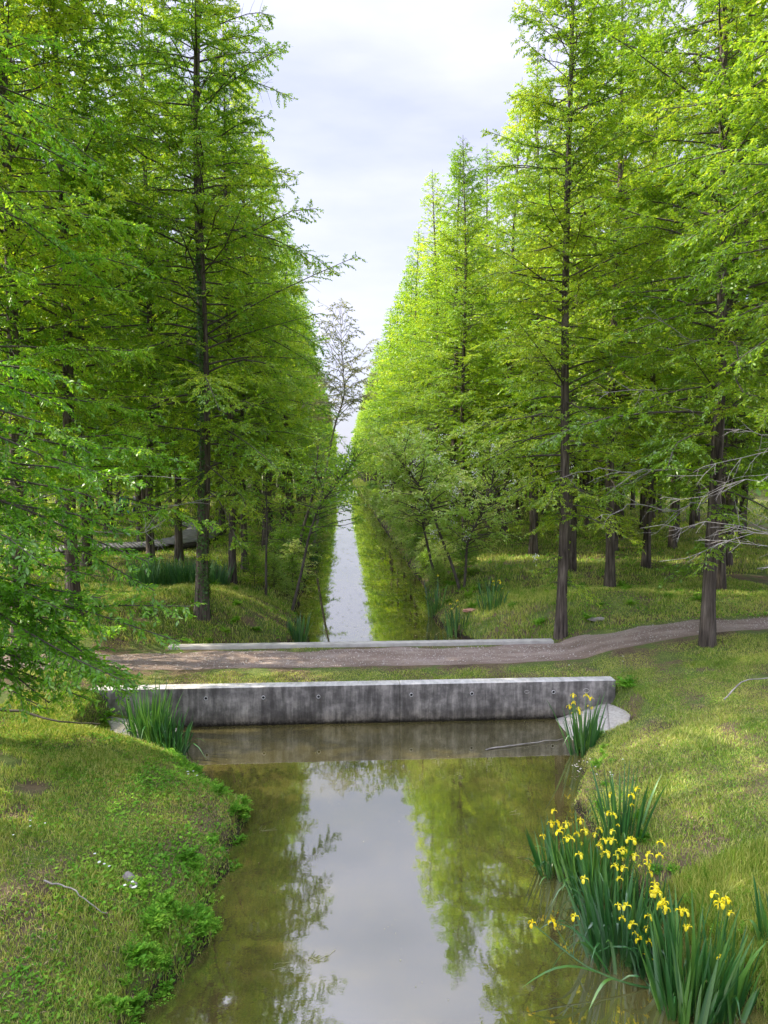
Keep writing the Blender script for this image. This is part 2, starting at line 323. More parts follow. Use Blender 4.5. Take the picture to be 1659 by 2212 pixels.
def bevel_box(name, x0, x1, y0, y1, z0, z1, mat, parent, bw=.015, seg=2):
    g = Geo(); g.box(x0, x1, y0, y1, z0, z1); o = g.build(name, mat, parent)
    b = o.modifiers.new("bevel", 'BEVEL'); b.width = bw; b.segments = seg; return o
WY0, WY1, WZ = 11.87, 12.12, .68
wr = empty("culvert_wall"); tag(wr, "thick dark stained concrete wall rising from the near pool, with small drain pipes", "wall")
bevel_box("wall_slab", -4.32, .999, WY0, WY1, -.7, WZ, M_conc, wr); bevel_box("wall_slab", 1.001, 4.86, WY0, WY1, -.7, WZ, M_conc, wr)
M_pipe = noise_mat("drain_pipe", [(.3, (.45, .44, .42)), (.7, (.6, .59, .56))], scale=20, bump=0)
M_hole_shade = noise_mat("pipe_hole", [(.3, (.01, .01, .01)), (.7, (.02, .02, .02))], bump=0)
def ring(cx, cz, r0, r1, y0, y1, S=18):
    a = np.arange(S) * 2 * np.pi / S; v = []
    for rr, yy in ((r1, y1), (r1, y0), (r0, y0), (r0, y1)):
        v += [(cx + rr * math.cos(q), yy, cz + rr * math.sin(q)) for q in a]
    f = []
    for kx in range(3):
        for i in range(S): f.append((kx * S + i, kx * S + (i + 1) % S, (kx + 1) * S + (i + 1) % S, (kx + 1) * S + i))
    return v, f
for cx, cz in ((-3.65, .5), (-2.35, .50), (-.42, .49), (1.2, .49), (2.27, .49), (3.73, .49), (-1.37 + .0, .495), ):
    g = Geo(); g.add(*ring(cx, cz, .024, .033, WY0 - .012, WY0 + .01)); p = g.build("drain_pipe", M_pipe, wr)
    g = Geo(); a = np.arange(16) * 2 * np.pi / 16
    g.add([(cx + .0245 * math.cos(q), WY0 - .002, cz + .0245 * math.sin(q)) for q in a] + [(cx, WY0 - .002, cz)], [(i, (i + 1) % 16, 16) for i in range(16)]); g.build("pipe_mouth", M_hole_shade, p)  # near-black disc stands for the shade inside the pipe
for cx, cz, sc in ((3.25, .50, 1), (4.32, .50, 1.35), (.2, .5, .0)):   # two plugged holes smeared with pale mortar
    if sc == 0: continue
    a = np.linspace(.5, 6.6, 26); g = Geo()
    P = np.stack([cx + .034 * sc * np.cos(a) * (1 + .05 * a), np.full(26, WY0 - .003), cz + .028 * sc * np.sin(a)], -1)[None]
    g.add(*tubes(P, np.full((1, 26), .006), 4)); g.build("mortar_plug", M_slab, wr)
M_kerb = noise_mat("pale_kerb_concrete", [(.3, (.33, .31, .28)), (.7, (.50, .48, .44))], scale=5, rough=.9, bump=.3)
fw = empty("path_kerb_wall"); tag(fw, "thin pale concrete kerb wall on the far side of the gravel path", "wall")
bevel_box("wall_slab", -3.72, 4.66, 14.84, 15.05, -.7, .64, M_kerb, fw, .01)
def apron(poly, x0, sg, label):
    poly = np.array(poly, float); u = np.linspace(0, 1, 16); U, V = np.meshgrid(u, u)
    P = ((1 - U) * (1 - V))[..., None] * poly[0] + (U * (1 - V))[..., None] * poly[1] + (U * V)[..., None] * poly[2] + ((1 - U) * V)[..., None] * poly[3]
    Zp = -.02 + .3 * sg * (P[..., 0] - x0) + .006 * vnoise(P[..., 0], P[..., 1], 9, 2)
    top = np.concatenate([P, Zp[..., None]], -1).reshape(-1, 3); n = len(top); i2 = np.arange(n).reshape(16, 16); bot = top - np.array([0, 0, .12])
    f = np.stack([i2[:-1, :-1], i2[:-1, 1:], i2[1:, 1:], i2[1:, :-1]], -1).reshape(-1, 4)
    ed = list(i2[0]) + list(i2[1:, -1]) + list(i2[-1, -2::-1]) + list(i2[-2:0:-1, 0])
    sk = np.array([(ed[q], ed[q - 1], ed[q - 1] + n, ed[q] + n) for q in range(len(ed))])
    tag(mesh_np("concrete_apron", np.concatenate([top, bot]), [f, sk], M_slab), label, "concrete slab")
apron([(3.55, 11.868), (3.62, 10.72), (4.22, 10.45), (4.70, 11.868)], 3.7, 1, "pale sloping concrete slab at the right end of the dark wall, beside yellow irises")
apron([(4.705, 11.85), (4.225, 10.46), (4.62, 10.78), (4.86, 11.2)], 3.7, 1, "broken outer corner piece of the pale slab right of the dark wall")
apron([(-2.45, 11.868), (-2.5, 10.75), (-3.35, 10.62), (-3.95, 11.55)], -2.7, -1, "pale sloping concrete slab at the left end of the dark wall, behind tall leaves")

# ------------------------------------------------------------------ tree generator
def gen_tree(seed, Ht, Rc, z0, nb, sec_sp=.11, leaf_sp=.05, leafL=.085, leafW=.034, r0=.130, lean=(0, 0), trunk=None,
             prof=.8, droop=.25, e_lo=2, e_hi=38, extra=(), dens=1.0, twigs=True, trunk_sides=12, clump=.0, sec_len=.34, low_sparse=.6, wigk=1., sprouts=0):
    r = np.random.RandomState(seed)
    Kt = 26
    if trunk is None:
        hz = np.linspace(0, 1, Kt) ** 1.25 * Ht
        hz[0] = -.3
        T = np.stack([lean[0] * hz + .075 * np.sin(hz * .45 + seed) * np.clip(hz / 3, 0, 1), lean[1] * hz + .05 * np.sin(hz * .37 + seed * 2) * np.clip(hz / 3, 0, 1), hz], -1)
        rad = r0 * (1 - np.clip(hz / Ht, 0, 1)) ** .85 + .008 + r0 * .55 * np.exp(-np.maximum(hz, 0) / .35)
    else:
        tp = np.array(trunk, float); s = np.linspace(0, 1, len(tp)); q = np.linspace(0, 1, Kt)
        T = np.stack([np.interp(q, s, tp[:, i]) for i in range(3)], -1)
        for _ in range(2): T[1:-1] = (T[:-2] + T[1:-1] * 2 + T[2:]) / 4
        rad = r0 * (1 - q) ** .7 + .006; Ht = T[-1, 2]
    g = Geo()
    v, f = tubes(T[None], rad[None], trunk_sides)
    if r0 > .08:  # fluted butt
        vv = v.reshape(Kt, trunk_sides, 3); a = np.arange(trunk_sides)
        fl = 1 + .13 * np.sin(a * 2.6 + seed)[None] * np.exp(-np.maximum(T[:, 2], 0) / 1.2)[:, None] + r.uniform(-.05, .05, (Kt, trunk_sides))
        vv = T[:, None] + (vv - T[:, None]) * fl[..., None]; v = vv.reshape(-1, 3)
    g.add(v, f)
    tr = g
    # primaries
    tt = (np.arange(nb) + r.uniform(0, 1, nb)) / nb
    tt = tt ** .92
    h = z0 + (Ht * .985 - z0) * tt
    az = np.arange(nb) * 2.39996 + r.uniform(-.5, .5, nb)
    Lp = Rc * np.clip(tt / .10, .55, 1) * (1 - tt) ** prof * r.uniform(.55, 1.15, nb) * (1 + .30 * vnoise(az * .6, h * .9, 1.3, seed + 5)) + .16
    el = np.radians(e_lo + (e_hi - e_lo) * tt + r.uniform(-16, 20, nb))
    if trunk is None: B = np.stack([np.interp(h, T[:, 2], T[:, 0]), np.interp(h, T[:, 2], T[:, 1]), h], -1)
    else:
        q = np.clip((z0 + (1 - z0) * tt), 0, 1) * (Kt - 1); B = np.stack([np.interp(q, np.arange(Kt), T[:, i]) for i in range(3)], -1)
    D = np.stack([np.cos(az) * np.cos(el), np.sin(az) * np.cos(el), np.sin(el)], -1)
    dr = droop * r.uniform(.3, 1.6, nb) * (1 - tt * .7)
    keep = r.uniform(0, 1, nb) > np.clip(low_sparse * (1 - tt * 3.5), 0, 1)
    B, D, Lp, dr, tt = B[keep], D[keep], Lp[keep], dr[keep], tt[keep]
    if sprouts:
        m = sprouts; hs = 1.2 + r.uniform(0, 1, m) ** 1.2 * (Ht * .55); aa = r.uniform(0, 6.28, m); ee = r.uniform(-.3, .5, m)
        B = np.vstack([B, np.stack([np.interp(hs, T[:, 2], T[:, 0]), np.interp(hs, T[:, 2], T[:, 1]), hs], -1)]); D = np.vstack([D, np.stack([np.cos(aa) * np.cos(ee), np.sin(aa) * np.cos(ee), np.sin(ee)], -1)])
        Lp = np.append(Lp, r.uniform(.25, 1.0, m)); dr = np.append(dr, r.uniform(.1, .5, m)); tt = np.append(tt, np.full(m, .1))
    for (bx, by, bz, tx, ty, tz, dd) in extra:   # named boughs from point to tip
        b = np.array([bx, by, bz]); d = np.array([tx, ty, tz]) - b; l = np.linalg.norm(d)
        dd = dd * .6; d = d / l + np.array([0, 0, dd]); B = np.vstack([B, b]); D = np.vstack([D, d]); Lp = np.append(Lp, l); dr = np.append(dr, dd); tt = np.append(tt, .1)
    n = len(B)
    wig = wigk * r.uniform(-.09, .09, (n, 3)); ph = r.uniform(0, 6, n)
    def P(i, s):
        s_ = s[..., None]; l = Lp[i][..., None]
        return B[i] + D[i] * l * s_ - np.array([0, 0, 1.]) * (dr[i][..., None] * l * s_ ** 2) + wig[i] * l * np.sin(s_ * 5 + ph[i][..., None]) * s_
    def DP(i, s):
        l = Lp[i][..., None]
        return unit(D[i] - np.array([0, 0, 1.]) * (2 * dr[i] * s)[..., None] + wig[i] * 2 * np.cos(s * 5 + ph[i])[..., None])
    K = 6; ss = np.linspace(0, 1, K); I = np.repeat(np.arange(n)[:, None], K, 1); S = np.repeat(ss[None], n, 0)
    PP = P(I, S); br = np.clip(.009 * Lp[:, None], .005, .024) * (1 - .85 * S) + .002
    lb = Geo(); lb.add(*tubes(PP, br, 4))
    # secondaries
    ns = np.maximum((Lp / sec_sp).astype(int), 3); i2 = np.repeat(np.arange(n), ns)
    order = np.arange(len(i2)) - np.repeat(np.cumsum(ns) - ns, ns)
    s2 = .12 + .88 * (order + r.uniform(0, 1, len(i2))) / ns[i2]; s2 = np.clip(s2, 0, 1)
    side = np.where(order % 2 == 0, 1., -1.)
    p2 = P(i2, s2); d2 = DP(i2, s2)
    up = np.array([0, 0, 1.]) + r.uniform(-.35, .35, (len(i2), 3))
    lat = unit(np.cross(up, d2)) * side[:, None]
    ang = np.radians(r.uniform(38, 72, len(i2)))[:, None]
    e2 = unit(d2 * np.cos(ang) + lat * np.sin(ang) + np.array([0, 0, 1.]) * r.uniform(-.5, .45, (len(i2), 1)))
    l2 = (sec_len * Lp[i2] * (1.05 - s2) * r.uniform(.5, 1.2, len(i2)) + .12 + .10 * r.uniform(0, 1, len(i2)))
    l2 = l2 * np.where(s2 < .25, .5, 1)
    if clump:   # leafless stretches inside, tufts outside
        kp = (vnoise(p2[:, 0] * 2 + p2[:, 2], p2[:, 1] * 2, 1.6, seed) + 1.1 * (s2 - .32) * np.clip(Lp[i2] / 1.2, .3, 1) + r.uniform(-.4, .4, len(i2))) > (-.15 + clump)
    else: kp = np.ones(len(i2), bool)
    if twigs:
        q = np.linspace(0, 1, 3)[None, :, None]
        TP = p2[:, None] + e2[:, None] * l2[:, None, None] * q - np.array([0, 0, .18]) * l2[:, None, None] * q ** 2
        lb.add(*tubes(TP, np.repeat(np.array([[.0045, .003, .0015]]), len(i2), 0), 3))
    p2, e2, l2 = p2[kp], e2[kp], l2[kp]
    nl = np.maximum((l2 / leaf_sp * 2 * dens).astype(int), 3); i3 = np.repeat(np.arange(len(p2)), nl)
    o3 = np.arange(len(i3)) - np.repeat(np.cumsum(nl) - nl, nl); s3 = (o3 + r.uniform(0, 1, len(i3))) / nl[i3]
    sd = np.where(o3 % 2 == 0, 1., -1.)[:, None]
    b3 = p2[i3] + e2[i3] * (l2[i3] * s3)[:, None] - np.array([0, 0, .18]) * (l2[i3] * s3 ** 2)[:, None]
    u3 = np.array([0, 0, 1.]) + r.normal(0, .5, (len(i3), 3))
    lt = unit(np.cross(u3, e2[i3])) * sd
    d3 = unit(e2[i3] * .75 + lt * r.uniform(.4, 1.1, (len(i3), 1)) + np.array([0, 0, -.28]) + r.normal(0, .22, (len(i3), 3)))
    n3 = unit(u3 + r.normal(0, .25, u3.shape))
    v, f = leaf_quads(b3, d3, n3, leafL * r.uniform(.6, 1.25, len(i3)), leafW * r.uniform(.7, 1.25, len(i3)))
    lf = Geo(); lf.add(v, f)
    return tr, lb, lf
def build_tree(name, parts, leafmat, barkmat=None, twigmat=None):
    root = empty(name); tr, lb, lf = parts
    tr.build("trunk", barkmat or M_bark, root, smooth=True)
    if lb is not None: lb.build("branches", twigmat or M_twig, root)
    lf.build("crown", leafmat, root)
    return root
def place(o, x, y, rz, sc=1.0, z=None):
    o.location = (x, y, (H1(x, y) if z is None else z)); o.rotation_euler = (0, 0, rz); o.scale = (sc, sc, sc); return o

# prototypes (three levels of detail, leaf meshes shared between copies)
near = []
for k, (Ht, Rc, nb) in enumerate(((18.0, 2.8, 255), (18.8, 2.95, 265), (17.4, 2.75, 245))):
    near.append(gen_tree(20 + k, Ht, Rc, 2.6, nb, sec_sp=.08, leaf_sp=.024, leafL=.072, leafW=.030, prof=.60, r0=.116, sprouts=46, lean=((.004, -.006, .01)[k], .004), clump=.05))
mid = [gen_tree(40 + k, 18.0 + k * .5, 2.8, 2.6, 195, sec_sp=.11, leaf_sp=.036, leafL=.105, leafW=.043, prof=.66, sprouts=40, twigs=False, trunk_sides=8, clump=.05) for k in range(2)]
farp = [gen_tree(60 + k, 18.0 + k * .5, 2.85, 2.6, 150, sec_sp=.17, leaf_sp=.065, leafL=.17, leafW=.075, prof=.66, twigs=False, trunk_sides=6) for k in range(2)]
protos = {}
def tree_at(kind, k, x, y, sunlit_tint, label, group, sc=1.0, rz=None):
    key = (kind, k, sunlit_tint)
    if key not in protos:
        src = {'near': near, 'mid': mid, 'far': farp}[kind][k]
        mt = M_leaf_sunlit if sunlit_tint else M_leaf
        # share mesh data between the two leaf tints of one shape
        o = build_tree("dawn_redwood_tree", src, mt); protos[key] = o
    else:
        o = copy_tree(protos[key])
    place(o, x, y, rs.uniform(0, 6.28) if rz is None else rz, sc)
    if rz is None:
        wd = rs.uniform(.86, 1.18); o.scale = (sc * wd, sc * wd, sc); o.rotation_euler.x = rs.normal(0, .014); o.rotation_euler.y = rs.normal(0, .014)
    return tag(o, label, "tree", group)

ORD = ["first", "second", "third", "fourth", "fifth", "sixth", "seventh", "eighth", "ninth", "tenth"]
GR = "dawn redwoods of the right-hand wood"; GL = "dawn redwoods of the left-hand wood"
# ---- individually placed trees, right bank
tree_at('near', 0, 4.92, 15.2, True, "tall redwood standing on the mound just behind the right end of the thin kerb wall", GR, .97, .4)
tree_at('near', 1, 7.22, 13.15, True, "thick trunked redwood at the near edge of the gravel path on the right", GR, 1.04, 2.0)
tree_at('near', 2, 7.5, 18.9, True, "slightly leaning redwood behind the right mound, second trunk from the kerb wall end", GR, 1.04, 1.0)
tree_at('near', 0, 10.3, 18.2, True, "redwood right behind the thick trunked tree at the path, half hidden by it", GR, 1.02, 3.4)
tree_at('near', 1, 12.9, 17.6, True, "redwood at the right edge of the picture, beyond the bend of the path", GR, 1.0, 5)
tree_at('near', 1, 4.85, 27.3, True, "slender pointed redwood by the canal, behind the white flowering locust tree", GR, .87, .1)
tree_at('near', 2, 10.2, 22.6, True, "redwood in deep grass between the leaning one and the thick trunked one", GR, 1.05, 4)
tree_at('mid', 0, 7.5, 22.3, True, "grey trunked redwood just right of the kerb wall tree, further back", GR, 1.0)
tree_at('mid', 1, 7.5, 26.7, True, "redwood left of the kerb wall tree, with foliage low on its trunk", GR, 1.05)
tree_at('mid', 0, 10.8, 26.9, True, "dark trunked redwood seen between the kerb wall tree and the leaning one", GR, 1.08)
tree_at('mid', 1, 12.9, 22.4, True, "redwood behind the edge tree on the right side of the wood", GR, 1.05)
# ---- left bank
tall = build_tree('dawn_redwood_tree', gen_tree(75, 20.5, 3.85, 2.8, 270, prof=.72, sec_sp=.08, leaf_sp=.025, leafL=.074, leafW=.031, lean=(.012, .0), clump=.16, droop=.3, r0=.145, sprouts=24), M_leaf); place(tall, -3.35, 16.7, 0); tag(tall, "tall dark trunked redwood with ivy, nearest the canal on the left bank", "tree", GL)
tree_at('near', 0, -3.45, 21.9, False, "second redwood of the front row on the left bank, behind the ivy covered one", GL, .95, 1.2)
tree_at('near', 2, -3.4, 24.3, False, "third redwood of the front row on the left bank", GL, .95, .2)
tree_at('near', 0, -6.05, 15.9, False, "redwood with a sunlit bark strip left of the ivy covered tree", GL, 1.16, 2.2)
tree_at('near', 2, -6.5, 14.2, False, "thick leaning redwood trunk at the left edge beyond the path", GL, 1.15, 5.4)
tree_at('near', 1, -6.05, 22.3, False, "redwood with sunlit bark in front of the boardwalk, left of the reed patch", GL, 1.05, 4.4)
tree_at('near', 2, -5.95, 25.6, False, "grey redwood trunk standing right in front of the boardwalk bend", GL, 1.05, 2.9)
tree_at('mid', 0, -8.8, 19.5, False, "redwood between the two leftmost thick trunks, further back", GL, 1.1)
tree_at('mid', 1, -8.7, 24.0, False, "split double trunk looking redwood before the left arm of the boardwalk", GL, 1.1)
# ---- rows further back
def rows(side, x0, dx, GG):
    for ri, y in enumerate(list(np.arange(31.4, 62, 4.4)) + list(np.arange(64, 205, 5.2))):
        lim = .72 * y if side > 0 else .60 * y
        nc = 7 if y < 62 else (3 if y < 110 else 2)
        for c in range(nc):
            x = x0 + side * c * dx + rs.uniform(-.2, .2)
            if abs(x) > lim: continue
            if side < 0 and -8.9 < x < -6.4 and 28 < y < 42: continue
            yy = y + rs.uniform(-.5, .5)
            kind, k = ('mid', rs.randint(2)) if y < 48 and c < 3 else ('far', rs.randint(2))
            sd = "right" if side > 0 else "left"
            OR2 = ["first", "second", "third", "fourth", "fifth", "sixth", "seventh", "eighth", "ninth", "tenth", "eleventh", "twelfth", "thirteenth", "fourteenth", "fifteenth", "sixteenth", "seventeenth", "eighteenth", "nineteenth"]
            nth = ri + 4; on = OR2[nth] if nth < 19 else ("thirtieth" if nth == 29 else "fortieth" if nth == 39 else ("twenty", "thirty", "forty")[(nth + 1) // 10 - 2] + ("" if (nth + 1) % 10 == 0 else " " + OR2[(nth + 1) % 10 - 1]))
            if nth == 19: on = "twentieth"
            if c == 0 and ri < 8: lab = "%s redwood up the canal in the front row of the %s bank" % (ORD[ri + (2 if side > 0 else 3) if ri + 3 < 10 else 9], sd) if ri < 6 else "distant redwood in the front row of the %s bank, before the rows merge" % sd
            elif c == 0: lab = "far redwood in the front row of the %s bank, near the vanishing point" % sd
            elif y < 62: lab = "redwood deep in the %s wood behind the front rows" % sd
            else: lab = "far redwood behind the front row of the %s bank" % sd
            lab = "redwood in the %s row of the %s bank, %s tree beyond the path" % (OR2[c], sd, on) if c else "redwood in the front row of the %s bank, %s tree beyond the path" % (sd, on)
            tree_at(kind, k, x, yy, side > 0, lab, "%s wood: %s" % (sd, "front row far up the canal" if c == 0 else ("inner trees" if y < 62 else "far inner trees")), rs.uniform(.90, 1.06) if c == 0 else rs.uniform(1.04, 1.22) if c == 1 else rs.uniform(.95, 1.15))
rows(1, 4.85, 2.7, GR); rows(-1, -3.45, 2.65, GL)
# trees left between the hand placed ones
for x, y in ((-11.3, 17.5), (-11.4, 21.8), (-11.5, 25.2), (-14.0, 22.6), (-14.1, 27.0), (-11.2, 33.6)):
    tree_at('mid', rs.randint(2), x, y, False, "redwood deep in the left wood behind the front rows", "left wood: inner trees", rs.uniform(1.0, 1.12))
for x, y in ((13.4, 27.3), (15.6, 22.8), (15.7, 27.1), (18.3, 27.3)):
    tree_at('mid', rs.randint(2), x, y, True, "redwood deep in the right wood behind the front rows", "right wood: inner trees", rs.uniform(1.0, 1.12))

# near trees whose trunks stand just outside the picture, boughs reach in
def local(x, y, pts, m=2):
    rj = np.random.RandomState(3); z = H1(x, y); pts = [p if q == 0 else (p[0] + rj.uniform(-.4, .4), p[1] + rj.uniform(-.7, .1), p[2] + rj.uniform(-.7, .7), p[3] + rj.uniform(-.35, .35), p[4]) for p in pts for q in range(m)]
    return [(0 , 0, b, tx - x, ty - y, tz - z, d) for (b, tx, ty, tz, d) in pts]
xl, yl = -6.25, 9.4
ex = local(xl, yl, [(1.9, -2.15, 9.2, 2.35, .18), (2.2, -2.5, 8.7, 2.0, .25), (2.9, -2.7, 9.6, 3.1, .2), (3.4, -2.4, 9.1, 3.3, .25), (3.9, -2.9, 9.8, 4.0, .3),
                    (1.5, -2.9, 9.4, 1.75, .25), (1.3, -3.4, 9.9, 1.5, .2), (2.5, -3.0, 8.2, 2.6, .2), (4.4, -3.1, 9.0, 4.6, .3), (2.0, -3.3, 10.4, 1.9, .2), (5.0, -3.3, 9.6, 5.4, .3), (1.6, -3.7, 8.9, 1.6, .2),
                    (3.1, -3.2, 7.6, 3.3, .2)])
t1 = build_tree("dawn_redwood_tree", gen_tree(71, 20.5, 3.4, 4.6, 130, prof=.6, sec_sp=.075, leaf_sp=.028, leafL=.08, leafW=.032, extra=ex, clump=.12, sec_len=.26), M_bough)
place(t1, xl, yl, 0); tag(t1, "near redwood at the left whose leafy boughs hang over the wall end", "tree", GL)
xr_, yr_ = 8.0, 9.3
ex = local(xr_, yr_, [(6.5, 5.0, 9.6, 7.4, .2), (7.5, 4.9, 9.2, 8.4, .2), (6.0, 5.6, 10, 6.6, .2), (8.4, 4.9, 9.6, 9.4, .2), (5.2, 6.0, 9.8, 5.2, .2)])
t2 = build_tree("dawn_redwood_tree", gen_tree(72, 20, 3.4, 5.2, 270, prof=.6, sec_sp=.075, leaf_sp=.026, leafL=.075, leafW=.03, extra=ex, clump=.05, sec_len=.3), M_leaf_sunlit)
place(t2, xr_, yr_, 0); tag(t2, "near redwood right of the picture with bare pale dead boughs and green upper sprays", "tree", GR)
# bough of the left path tree reaching towards the ivy tree
xb, yb = -6.2, 12.6
ex = local(xb, yb, [(3.4, -1.9, 13.0, 4.2, .2), (4.0, -2.2, 12.6, 4.5, .25), (3.0, -1.9, 13.4, 3.6, .2), (4.6, -2.6, 13, 5.3, .25), (5.4, -2.5, 12.8, 6.3, .25), (6.5, -2.5, 12.6, 7.5, .3), (7.6, -2.7, 13, 8.6, .3)])
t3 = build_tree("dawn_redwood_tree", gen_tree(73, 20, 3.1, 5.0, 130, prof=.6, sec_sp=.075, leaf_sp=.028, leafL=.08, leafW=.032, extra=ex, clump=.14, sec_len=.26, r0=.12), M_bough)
place(t3, -6.9, 12.2, 0); tag(t3, "leafy redwood before the path whose long bough reaches the ivy covered trunk", "tree", GL)
for x, y, kk in ((-7.0, 4.6, 0), (-9.4, 2.6, 1), (-9.5, 7.9, 2)):  # unseen redwoods added to throw shade on the left lawn
    tree_at('near', kk, x, y, False, ["redwood on the left bank beside the viewpoint, its shade falling on the lawn", "redwood behind and left of the viewpoint", "redwood on the left bank behind the bough tree"][kk], "redwoods beside the viewpoint", 1.1)
# ivy on the tall dark trunk
r = np.random.RandomState(5); n = 5200
hz = r.uniform(0, 1, n) ** 1.1 * 8.5; a = r.normal(-.2, .9, n)
rad = .14 * (1 - hz / 18.8) ** .85 + .02 + r.uniform(0, .035, n)
b = np.stack([rad * np.cos(a), rad * np.sin(a), hz], -1); nr = unit(np.stack([np.cos(a), np.sin(a), r.normal(0, .5, n)], -1))
dd = unit(np.cross(nr, r.normal(0, 1, (n, 3))) + np.array([0, 0, -.4]))
g = Geo(); g.add(*leaf_quads(b, dd, nr, r.uniform(.035, .07, n), r.uniform(.03, .055, n))); g.build("ivy", M_ivy, tall)

# dead pale boughs
def dead_bough(seed, b, tip, n_side=9, r0=.009, curl=.12):
    r = np.random.RandomState(seed); b = np.array(b, float); tip = np.array(tip, float); K = 14
    s = np.linspace(0, 1, K)[:, None]; L_ = np.linalg.norm(tip - b)
    w_ = np.cumsum(r.normal(0, curl * L_ / 6, (K, 3)), 0); w_ -= w_[0] * (1 - s) + w_[-1] * s
    P = b + (tip - b) * s + w_
    g = Geo(); g.add(*tubes(P[None], (r0 * (1 - .85 * s[:, 0]))[None] + .0015, 5))
    for q in range(n_side):
        i = r.randint(3, K - 1); d = unit(P[min(i + 1, K - 1)] - P[i - 1]); d2 = unit(d + r.normal(0, .65, 3) + np.array([0, 0, -.15]))
        l = L_ * r.uniform(.12, .4) * (1.1 - i / K); kk = np.linspace(0, 1, 8)[:, None]
        w2 = np.cumsum(r.normal(0, l * .03, (8, 3)), 0); PP = P[i] + d2 * l * kk + w2 * kk + np.array([0, 0, -.12]) * l * kk ** 2
        g.add(*tubes(PP[None], (r0 * .45 * (1 - .8 * kk[:, 0]))[None] + .001, 4))
        for z_ in range(2):
            j = r.randint(2, 7); d3 = unit(d2 + r.normal(0, .8, 3)); l3 = l * r.uniform(.2, .5); k3 = np.linspace(0, 1, 4)[:, None]
            P3 = PP[j] + d3 * l3 * k3 + np.array([0, 0, -.1]) * l3 * k3 ** 2
            g.add(*tubes(P3[None], (r0 * .2 * (1 - .7 * k3[:, 0]))[None] + .0008, 3))
    return g
def dead_on(tree, pts, mat=M_dead, **k):
    inv = Matrix.Rotation(-tree.rotation_euler.z, 4, 'Z'); sc = tree.scale[0]
    for i, (b, tp) in enumerate(pts):
        g = dead_bough(100 + i * 7 + int(abs(tp[0] * 10)), b, tp, **k)
        M4 = np.array(inv)[:3, :3]; lo = np.array(tree.location)
        g.v = [((v - lo) @ M4.T) / sc for v in g.v]
        g.build("dead_branch", mat, tree)
dead_on(t2, [((8, 9.3, 3.0), (5.15, 9.8, 3.4)), ((8, 9.3, 3.6), (4.5, 10.2, 3.55)), ((8, 9.3, 4.6), (4.75, 9.9, 4.0)), ((8, 9.3, 5.4), (5.0, 10.1, 4.3)),
             ((8, 9.3, 3.2), (5.6, 9.0, 3.1)), ((8, 9.3, 4.9), (5.3, 9.4, 5.0)), ((8, 9.3, 4.1), (4.95, 10.5, 3.0))], n_side=13)
rt = [o for o in C.objects if o.get("label", "").startswith("thick trunked redwood")][0]
dead_on(rt, [((7.25, 13.1, 4.5), (3.9, 12.5, 4.25)), ((7.3, 13.1, 5.5), (4.6, 12.6, 6.0)), ((7.3, 13.1, 6.7), (5.3, 12.6, 7.3)), ((7.3, 13.1, 3.9), (4.6, 12.4, 3.5))], n_side=7, r0=.013)
dead_on(t1, [((xl, yl, 2.3), (-3.2, 9.6, 3.2)), ((xl, yl, 3.4), (-2.6, 10.4, 3.7)), ((xl, yl, 4.2), (-2.2, 10.2, 4.3)), ((xl, yl, 2.0), (-3.5, 9.8, 1.8)), ((xl, yl, 3.0), (-3.9, 9.2, 2.6))], n_side=12)
dead_on(t3, [((-6.9, 12.2, 4.0), (-2.4, 13.6, 4.0)), ((-6.9, 12.2, 4.8), (-3.2, 13.2, 4.7)), ((-6.9, 12.2, 3.2), (-3.3, 12.8, 3.4))], n_side=10)

# ------------------------------------------------------------------ small trees at the shore
M_pale_twig = noise_mat("pale_twig_bark", [(.3, (.16, .13, .12)), (.7, (.32, .27, .25))], scale=6, rough=.9, bump=0)
def small_tree(name, seed, x, y, trunk, label, cat, leafm, nb=34, Rc=1.4, bark=None, **k):
    z = H1(x, y); tp = [(a, b, c) for a, b, c in trunk]
    kw = dict(sec_sp=.10, leaf_sp=.06, leafL=.09, leafW=.045, r0=.045, trunk=tp, prof=.3, droop=.15, e_lo=10, e_hi=45, trunk_sides=8, clump=.1); kw.update(k)
    o = build_tree(name, gen_tree(seed, 1, Rc, kw.pop('z0', .35), nb, **kw), leafm, bark or M_twig, bark or M_twig)
    o.location = (x, y, z); return tag(o, label, cat)
small_tree("locust_tree", 81, 3.75, 21.4, [(0, 0, -.2), (-.35, 0, .9), (-.75, .1, 1.9), (-1.0, .2, 2.8), (-1.6, .1, 3.6), (-2.3, 0, 4.5)], "pale green locust tree with two stems leaning over the right edge of the canal", "tree", M_robinia, nb=80, Rc=2.4, leafL=.12, leafW=.055, clump=.3, wigk=1.8, twigs=False)
o = C.objects[-1]
lt = [q for q in C.objects if q.name.startswith("locust_tree")][0]
p2_ = gen_tree(82, 1, 2.1, .3, 70, clump=.3, wigk=1.8, twigs=False, sec_sp=.10, leaf_sp=.06, leafL=.09, leafW=.045, r0=.04, trunk=[(.05, 0, -.2), (.12, 0, .8), (.15, 0, 1.5), (.5, .1, 2.2), (.9, 0, 3.1), (1.0, 0, 4.3)], prof=.3, droop=.15, e_lo=10, e_hi=45, trunk_sides=8)
p2_[0].build("trunk", M_twig, lt, smooth=True); p2_[1].build("branches", M_twig, lt); p2_[2].build("crown", M_robinia, lt)
r = np.random.RandomState(9); n = 900
c = r.normal(0, 1, (n, 3)) * np.array([1.3, .9, .8]) + np.array([-.4, -.3, 3.6]); cl = c[r.randint(0, 40, n)] + r.normal(0, .07, (n, 3))
cl[:, 2] -= np.abs(r.normal(0, .1, n))
g = Geo(); g.add(*leaf_quads(cl, unit(r.normal(0, .4, (n, 3)) + np.array([0, 0, -1.])), unit(r.normal(0, 1, (n, 3))), np.full(n, .05), np.full(n, .035))); g.build("blossom", M_white, lt)
